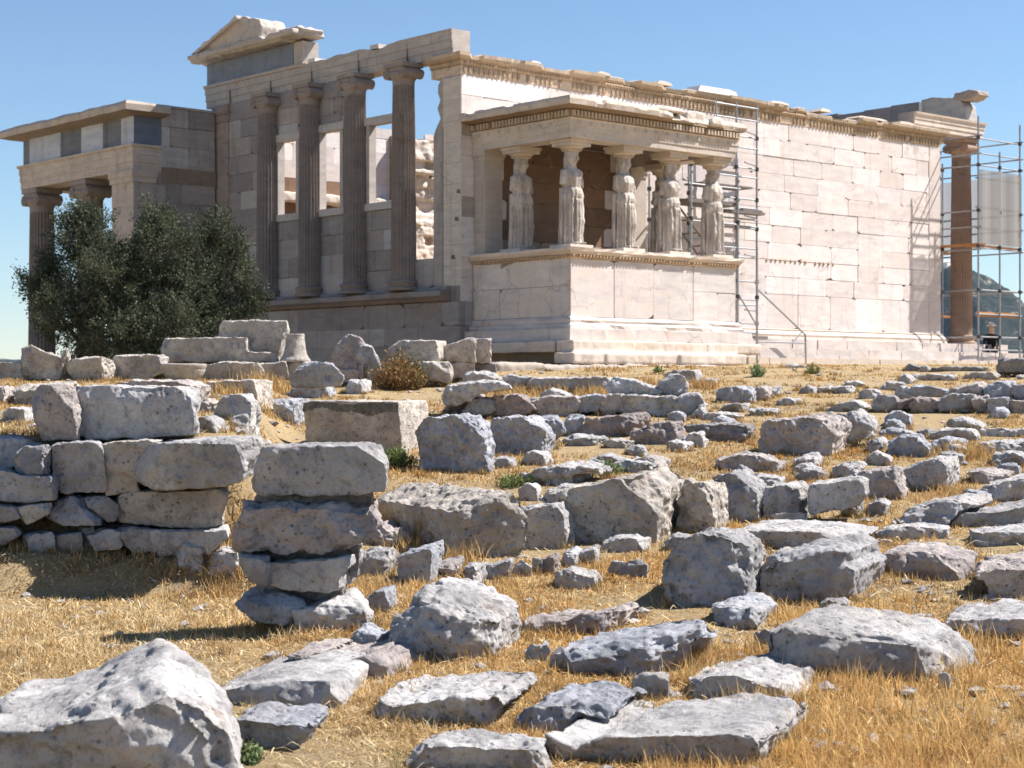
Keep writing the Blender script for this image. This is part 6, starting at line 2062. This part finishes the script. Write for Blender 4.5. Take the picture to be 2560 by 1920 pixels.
# ---- turned marble pieces on the ridge -------------------------------
def turned(name, label, px, py_bot, d, prof_px, tint):
    """lathe piece; prof_px: (radius, height) in photo pixels"""
    p = at(px, py_bot, d)
    b = MB()
    b.lathe(p, [(r / FPX * d, h / FPX * d) for r, h in prof_px], 48)
    o = b.build(name, M['rock'], None, p)
    me = remesh(o.data, .016, 1)
    displace(me, lambda co, no: .005 * fbm(co * 8 + px, 3))
    me.materials.append(M['rock']); me.shade_smooth()
    o.data = me
    o.location = p
    o.color = TINT[tint] + (1,)
    tag(o, label, 'column fragment', 'turned marble fragments on the ridge')
    FOOT.append((np.array([[p[0] - .3, p[1] - .3], [p[0] + .3, p[1] - .3], [p[0] + .3, p[1] + .3], [p[0] - .3, p[1] + .3]]), p[2]))
K = .40687
turned('base_fragment', 'small flared column base standing upright on the ridge, right of the tallest ridge block', 1815 * K, 500 + 996 * K, 30.7,
       [(0, 0), (92 * K, 0), (94 * K, 14 * K), (84 * K, 24 * K), (74 * K, 40 * K), (64 * K, 80 * K), (58 * K, 125 * K), (56 * K, 165 * K), (60 * K, 172 * K), (58 * K, 174 * K), (0, 174 * K)], 'c')
turned('moulded_bowl', 'round moulded bowl-shaped marble piece on the ridge under the long low block', 1128 * K, 500 + 1104 * K, 29.5,
       [(0, 0), (95 * K, 0), (120 * K, 30 * K), (132 * K, 60 * K), (130 * K, 66 * K), (138 * K, 72 * K), (143 * K, 88 * K), (140 * K, 98 * K), (0, 98 * K)], 'c')
# ------------------------------------------------------------------ dry grass
def hull(P):
    P = sorted(set(map(tuple, np.round(P, 4))))
    def half(pts):
        h = []
        for p in pts:
            while len(h) > 1 and (h[-1][0] - h[-2][0]) * (p[1] - h[-2][1]) - (h[-1][1] - h[-2][1]) * (p[0] - h[-2][0]) <= 0: h.pop()
            h.append(p)
        return h
    lo, hi = half(P), half(P[::-1])
    return np.array(lo[:-1] + hi[:-1])
HULLS = [(lambda H: H.mean(0) + (H - H.mean(0)) * .93)(hull(f[0])) for f in FOOT]

def covered(X, Y):
    out = np.zeros(len(X), bool)
    for H in HULLS:
        lo, hi = H.min(0), H.max(0)
        k = np.where((X > lo[0]) & (X < hi[0]) & (Y > lo[1]) & (Y < hi[1]))[0]
        if not len(k): continue
        ins = np.ones(len(k), bool)
        for a, b in zip(H, np.roll(H, -1, 0)):
            ins &= (b[0] - a[0]) * (Y[k] - a[1]) - (b[1] - a[1]) * (X[k] - a[0]) > 0
        out[k] |= ins
    out |= (X > -.2) & (Y > -1.0)
    out |= (X > -.6) & (X < 6.5) & (Y > -4.5)
    return out

def sample(n, dmin, dmax, pw):
    n = int(n * 1.25)
    u = RNG.random(n)
    k = 1 - pw
    d = (dmin ** k + u * (dmax ** k - dmin ** k)) ** (1 / k)
    q = np.where(RNG.random(n) < .8, RNG.uniform(-.33, .33, n), RNG.choice([-1, 1], n) * RNG.uniform(.33, .56, n))
    X = CAMP[0] + FW[0] * d + RT[0] * q * d
    Y = CAMP[1] + FW[1] * d + RT[1] * q * d
    return X, Y, d

PAL = np.array([(.56, .41, .20), (.65, .52, .31), (.46, .30, .13), (.69, .59, .39), (.52, .35, .15), (.33, .23, .12), (.61, .46, .23)])
def blades(X, Y, d, h, lean, wmul, tone):
    n = len(X)
    Z = terrain(X, Y) - .01
    a = RNG.uniform(0, 2 * math.pi, n)
    L = np.stack([np.cos(a), np.sin(a), np.zeros(n)], -1)
    fa = RNG.uniform(0, 2 * math.pi, n)
    Wd = np.stack([np.cos(fa), np.sin(fa), np.zeros(n)], -1)
    w = np.maximum(.0012, .00034 * d) * wmul
    P0 = np.stack([X, Y, Z], -1)
    up = np.array((0, 0, 1.0))
    s, c = np.sin(lean)[:, None], np.cos(lean)[:, None]
    s2, c2 = np.sin(np.minimum(lean * 1.5 + .2, 1.75))[:, None], np.cos(np.minimum(lean * 1.5 + .2, 1.75))[:, None]
    hh = h[:, None]
    P1 = P0 + (L * s + up * c) * hh * .5
    P2 = P1 + (L * s2 + up * c2) * hh * .5
    P2[:, 2] = np.maximum(P2[:, 2], Z + .012)
    ww = (w[:, None] * Wd)
    V = np.stack([P0 - ww, P0 + ww, P1 + ww * .8, P1 - ww * .8, P2], 1).reshape(-1, 3)
    return V, tone

VS, TS = [], []
def emit(X, Y, d, h, lean, wmul, tone):
    v, t = blades(X, Y, d, h, lean, wmul, tone)
    VS.append(v); TS.append(t)
def tones(n): return PAL[RNG.integers(0, len(PAL), n)] * RNG.uniform(.75, 1.2, (n, 1))
def region_tint(X, Y):
    P = np.stack([X, Y, np.zeros_like(X)], -1)
    a = (X - CAMP[0]) * RT[0] + (Y - CAMP[1]) * RT[1]
    dd = (X - CAMP[0]) * FW[0] + (Y - CAMP[1]) * FW[1]
    g = sstep(-.2, .25, a / dd + .18 * vnoise(P * .7 + 3))[:, None]
    g = np.maximum(g, .75 * sstep(11, 20, dd)[:, None])
    k = (1 - .16 * sstep(11, 22, dd))[:, None]
    return k * (1 - g) * np.array((1.06, 1.06, 1.08)) + k * g * np.array((1.1, .94, .72))
def keep(X, Y):
    P = np.stack([X, Y, np.zeros_like(X)], -1)
    return ~covered(X, Y), vnoise(P * 1.1 + 40), vnoise(P * .45 + 11)
# matted straw
X, Y, d = sample(600000, 4.6, 44, 1.5)
k, n1, n2 = keep(X, Y)
k &= RNG.random(len(X)) < .80 + .7 * n1 + .3 * n2
X, Y, d, n1 = X[k], Y[k], d[k], n1[k]
n = len(X)
emit(X, Y, d, RNG.uniform(.03, .10, n) * (1 + .4 * n1), RNG.uniform(.9, 1.6, n), RNG.uniform(.7, 1.4, n), tones(n) * region_tint(X, Y))
X, Y, d = sample(330000, 4.6, 12.5, 1.2)
k, n1, n2 = keep(X, Y)
k &= RNG.random(len(X)) < .85 + .7 * n1
X, Y, d, n1 = X[k], Y[k], d[k], n1[k]
n = len(X)
emit(X, Y, d, RNG.uniform(.025, .085, n) * (1 + .5 * n1), RNG.uniform(.6, 1.6, n), RNG.uniform(.7, 1.3, n), tones(n) * region_tint(X, Y))
# long straws lying about
X, Y, d = sample(9000, 4.6, 16, 1.2)
k, n1, n2 = keep(X, Y)
X, Y, d = X[k], Y[k], d[k]
n = len(X)
emit(X, Y, d, RNG.uniform(.10, .22, n), RNG.uniform(1.0, 1.5, n), RNG.uniform(1.0, 1.7, n), np.array((.70, .58, .36)) * RNG.uniform(.8, 1.15, (n, 1)))
# golden clumps at the lower right
X0, Y0, D0 = sample(1500, 5.6, 10.5, 1.2)
a0 = ((X0 - CAMP[0]) * RT[0] + (Y0 - CAMP[1]) * RT[1]) / D0
k, n1, n2 = keep(X0, Y0)
k &= (a0 + .12 * n1 > .10)
X0, Y0, D0 = X0[k], Y0[k], D0[k]
nb = 70
R0 = np.repeat(RNG.uniform(.03, .09, len(X0)), nb)
X = np.repeat(X0, nb) + RNG.normal(0, 1, len(R0)) * R0
Y = np.repeat(Y0, nb) + RNG.normal(0, 1, len(R0)) * R0
n = len(X)
emit(X, Y, np.repeat(D0, nb), np.repeat(RNG.uniform(.06, .19, len(X0)), nb) * RNG.uniform(.3, 1.15, n), np.abs(RNG.normal(0, .6, n)), RNG.uniform(.6, 1.1, n),
     np.repeat(np.array((.68, .45, .19)) * RNG.uniform(.8, 1.2, (len(X0), 1)), nb, 0) * RNG.uniform(.55, 1.35, (n, 1)))
# short upright growth
X, Y, d = sample(300000, 4.6, 44, 1.4)
k, n1, n2 = keep(X, Y)
k &= RNG.random(len(X)) < .42 + .8 * n1 + .3 * n2
X, Y, d, n1 = X[k], Y[k], d[k], n1[k]
n = len(X)
emit(X, Y, d, RNG.uniform(.018, .055, n) * (1 + .5 * n1), np.abs(RNG.normal(0, .5, n)), RNG.uniform(.7, 1.2, n), tones(n) * np.array((1, .96, .9)) * region_tint(X, Y))
# tufts
X0, Y0, D0 = sample(7600, 4.8, 40, 1.3)
k, n1, n2 = keep(X0, Y0)
k &= RNG.random(len(X0)) < .35 + .8 * n1
X0, Y0, D0 = X0[k], Y0[k], D0[k]
H0 = RNG.uniform(.03, .10, len(X0))
C0 = tones(len(X0)) * region_tint(X0, Y0)
R0 = RNG.uniform(.02, .07, len(X0))
nb = 30
X = np.repeat(X0, nb) + RNG.normal(0, 1, len(X0) * nb) * np.repeat(R0, nb)
Y = np.repeat(Y0, nb) + RNG.normal(0, 1, len(X0) * nb) * np.repeat(R0, nb)
n = len(X)
emit(X, Y, np.repeat(D0, nb), np.repeat(H0, nb) * RNG.uniform(.5, 1.15, n), np.abs(RNG.normal(0, .42, n)), RNG.uniform(.6, 1.1, n), np.repeat(C0, nb, 0) * RNG.uniform(.75, 1.2, (n, 1)))
# dry weeds and drifted straw gathered along the feet of the stones
XX, YY = [], []
for H in HULLS:
    c = H.mean(0)
    per = np.linalg.norm(H - np.roll(H, 1, 0), axis=1).sum()
    k = int(np.clip(per * 26, 20, 130))
    i = RNG.integers(0, len(H), k)
    u = RNG.random(k)[:, None]
    p = H[i] * (1 - u) + H[(i + 1) % len(H)] * u
    p = c + (p - c) * (1.03 + np.abs(RNG.normal(0, .05, k)))[:, None]
    XX.append(p[:, 0]); YY.append(p[:, 1])
X0, Y0 = np.concatenate(XX), np.concatenate(YY)
D0 = (X0 - CAMP[0]) * FW[0] + (Y0 - CAMP[1]) * FW[1]
nb = 9
sc = RNG.random(len(X0))
C0 = np.where(sc[:, None] < .45, np.array((.30, .20, .10)), np.where(sc[:, None] < .55, np.array((.22, .21, .10)), np.array((.52, .37, .18))))
R0 = np.repeat(RNG.uniform(.01, .04, len(X0)), nb)
X = np.repeat(X0, nb) + RNG.normal(0, 1, len(R0)) * R0
Y = np.repeat(Y0, nb) + RNG.normal(0, 1, len(R0)) * R0
n = len(X)
emit(X, Y, np.repeat(D0, nb), np.repeat(RNG.uniform(.04, .12, len(X0)), nb) * RNG.uniform(.4, 1.1, n), np.abs(RNG.normal(0, .6, n)), RNG.uniform(.6, 1.0, n), np.repeat(C0, nb, 0) * RNG.uniform(.7, 1.25, (n, 1)))
# brown patches of dead weeds in the open ground
X0, Y0, D0 = sample(5200, 5.5, 40, 1.25)
k, n1, n2 = keep(X0, Y0)
k &= n2 + .5 * n1 > .12
X0, Y0, D0 = X0[k], Y0[k], D0[k]
nb = 16
R0 = np.repeat(RNG.uniform(.02, .08, len(X0)), nb)
X = np.repeat(X0, nb) + RNG.normal(0, 1, len(R0)) * R0
Y = np.repeat(Y0, nb) + RNG.normal(0, 1, len(R0)) * R0
n = len(X)
emit(X, Y, np.repeat(D0, nb), RNG.uniform(.02, .09, n), np.abs(RNG.normal(0, .7, n)), RNG.uniform(.6, 1.1, n), np.repeat(np.array((.31, .215, .115)) * RNG.uniform(.7, 1.2, (len(X0), 1)), nb, 0) * RNG.uniform(.7, 1.3, (n, 1)))
# a few tall stalks and sheaves at the places where they stand in front of stones
def sheaf(px, py, d, hpx, wpx, n, lean=.34, tone=(.54, .36, .16)):
    d = max(5.0, ground_hit(px, py) - .12)
    p = at(px, py, d)
    X = p[0] + RT[0] * RNG.normal(0, wpx / FPX * d * .55, n) + FW[0] * RNG.normal(0, .09, n)
    Y = p[1] + RT[1] * RNG.normal(0, wpx / FPX * d * .55, n) + FW[1] * RNG.normal(0, .09, n)
    emit(X, Y, np.full(n, d), hpx / FPX * d * RNG.uniform(.2, .75, n), np.abs(RNG.normal(0, lean, n)), RNG.uniform(.7, 1.1, n), np.array(tone) * RNG.uniform(.7, 1.25, (n, 1)))
for s in [(1070, 1350, 10.6, 130, 40, 260), (1150, 1405, 10.3, 100, 45, 220), (965, 1330, 10.4, 110, 40, 200), (1020, 1370, 10.4, 90, 50, 160), (890, 1470, 9.6, 60, 60, 200),
          (1000, 1560, 9.2, 50, 60, 200), (560, 1430, 11.2, 90, 60, 300), (620, 1330, 12.0, 150, 60, 300), (590, 1390, 11.8, 120, 70, 260), (400, 1490, 10.6, 45, 120, 260), (480, 1455, 10.8, 60, 90, 260),
          (440, 1090, 12.3, 32, 70, 220), (360, 1092, 12.3, 36, 40, 160), (2080, 1690, 7.0, 90, 160, 420), (1760, 1640, 7.6, 90, 70, 360), (1800, 1655, 7.5, 80, 60, 260), (2130, 1650, 7.3, 100, 60, 260), (2200, 1690, 7.1, 70, 80, 260),
          (590, 985, 20.5, 62, 110, 700), (680, 975, 21.0, 75, 80, 500), (1270, 985, 18.5, 46, 140, 700), (1420, 980, 18.8, 55, 150, 800), (1500, 985, 18.8, 50, 100, 500), (1760, 968, 19.5, 46, 60, 320),
          (2420, 1140, 12.8, 75, 70, 360), (2390, 1130, 13, 60, 60, 260), (2400, 1230, 11.6, 50, 90, 360), (2330, 1250, 11.6, 40, 90, 260), (1650, 960, 19.2, 40, 120, 420), (1520, 925, 24, 22, 90, 300),
          (265, 893, 24.3, 30, 45, 260), (20, 912, 24, 22, 50, 200), (2090, 1255, 11.6, 50, 120, 300), (1930, 1475, 9, 40, 160, 420), (2250, 1430, 9.3, 45, 160, 420), (1880, 1500, 8.6, 60, 60, 200), (1250, 1150, 15.5, 36, 120, 420)]:
    sheaf(*s)
V = np.vstack(VS)
T = np.vstack(TS)
n = len(V) // 5
me = bpy.data.meshes.new('dry_grass')
me.vertices.add(5 * n)
me.vertices.foreach_set('co', V.ravel())
idx = np.arange(n)[:, None] * 5 + np.array([0, 1, 2, 3, 3, 2, 4])[None, :]
me.loops.add(7 * n)
me.loops.foreach_set('vertex_index', idx.ravel().astype(np.int32))
me.polygons.add(2 * n)
ls = np.empty(2 * n, np.int32); ls[0::2] = np.arange(n) * 7; ls[1::2] = np.arange(n) * 7 + 4
me.polygons.foreach_set('loop_start', ls)
me.update()
me.validate()
a = me.attributes.new('tone', 'FLOAT_COLOR', 'FACE')
buf = np.ones((2 * n, 4), np.float32); buf[:, :3] = np.repeat(np.clip(T, 0, .9), 2, 0)
a.data.foreach_set('color', buf.ravel())
me.materials.append(M['straw'])
o = bpy.data.objects.new('dry_grass', me)
COL.objects.link(o)
tag(o, 'golden dry grass and straw covering the ground between the stones', 'grass', kind='stuff')

# ------------------------------------------------------------------ haze
b = MB()
b.box(-3400, 3400, -3400, 3400, -76.5, 160)
t = NT('thin_haze')
pv = t.n('ShaderNodeVolumePrincipled', Color=(0.55, 0.76, 1.0, 1), Density=0.00004)
pv.inputs['Anisotropy'].default_value = 0.2
t.t.links.new(pv.outputs[0], t.out.inputs['Volume'])
o = b.build('haze', t.mat)
o['kind'] = 'stuff'
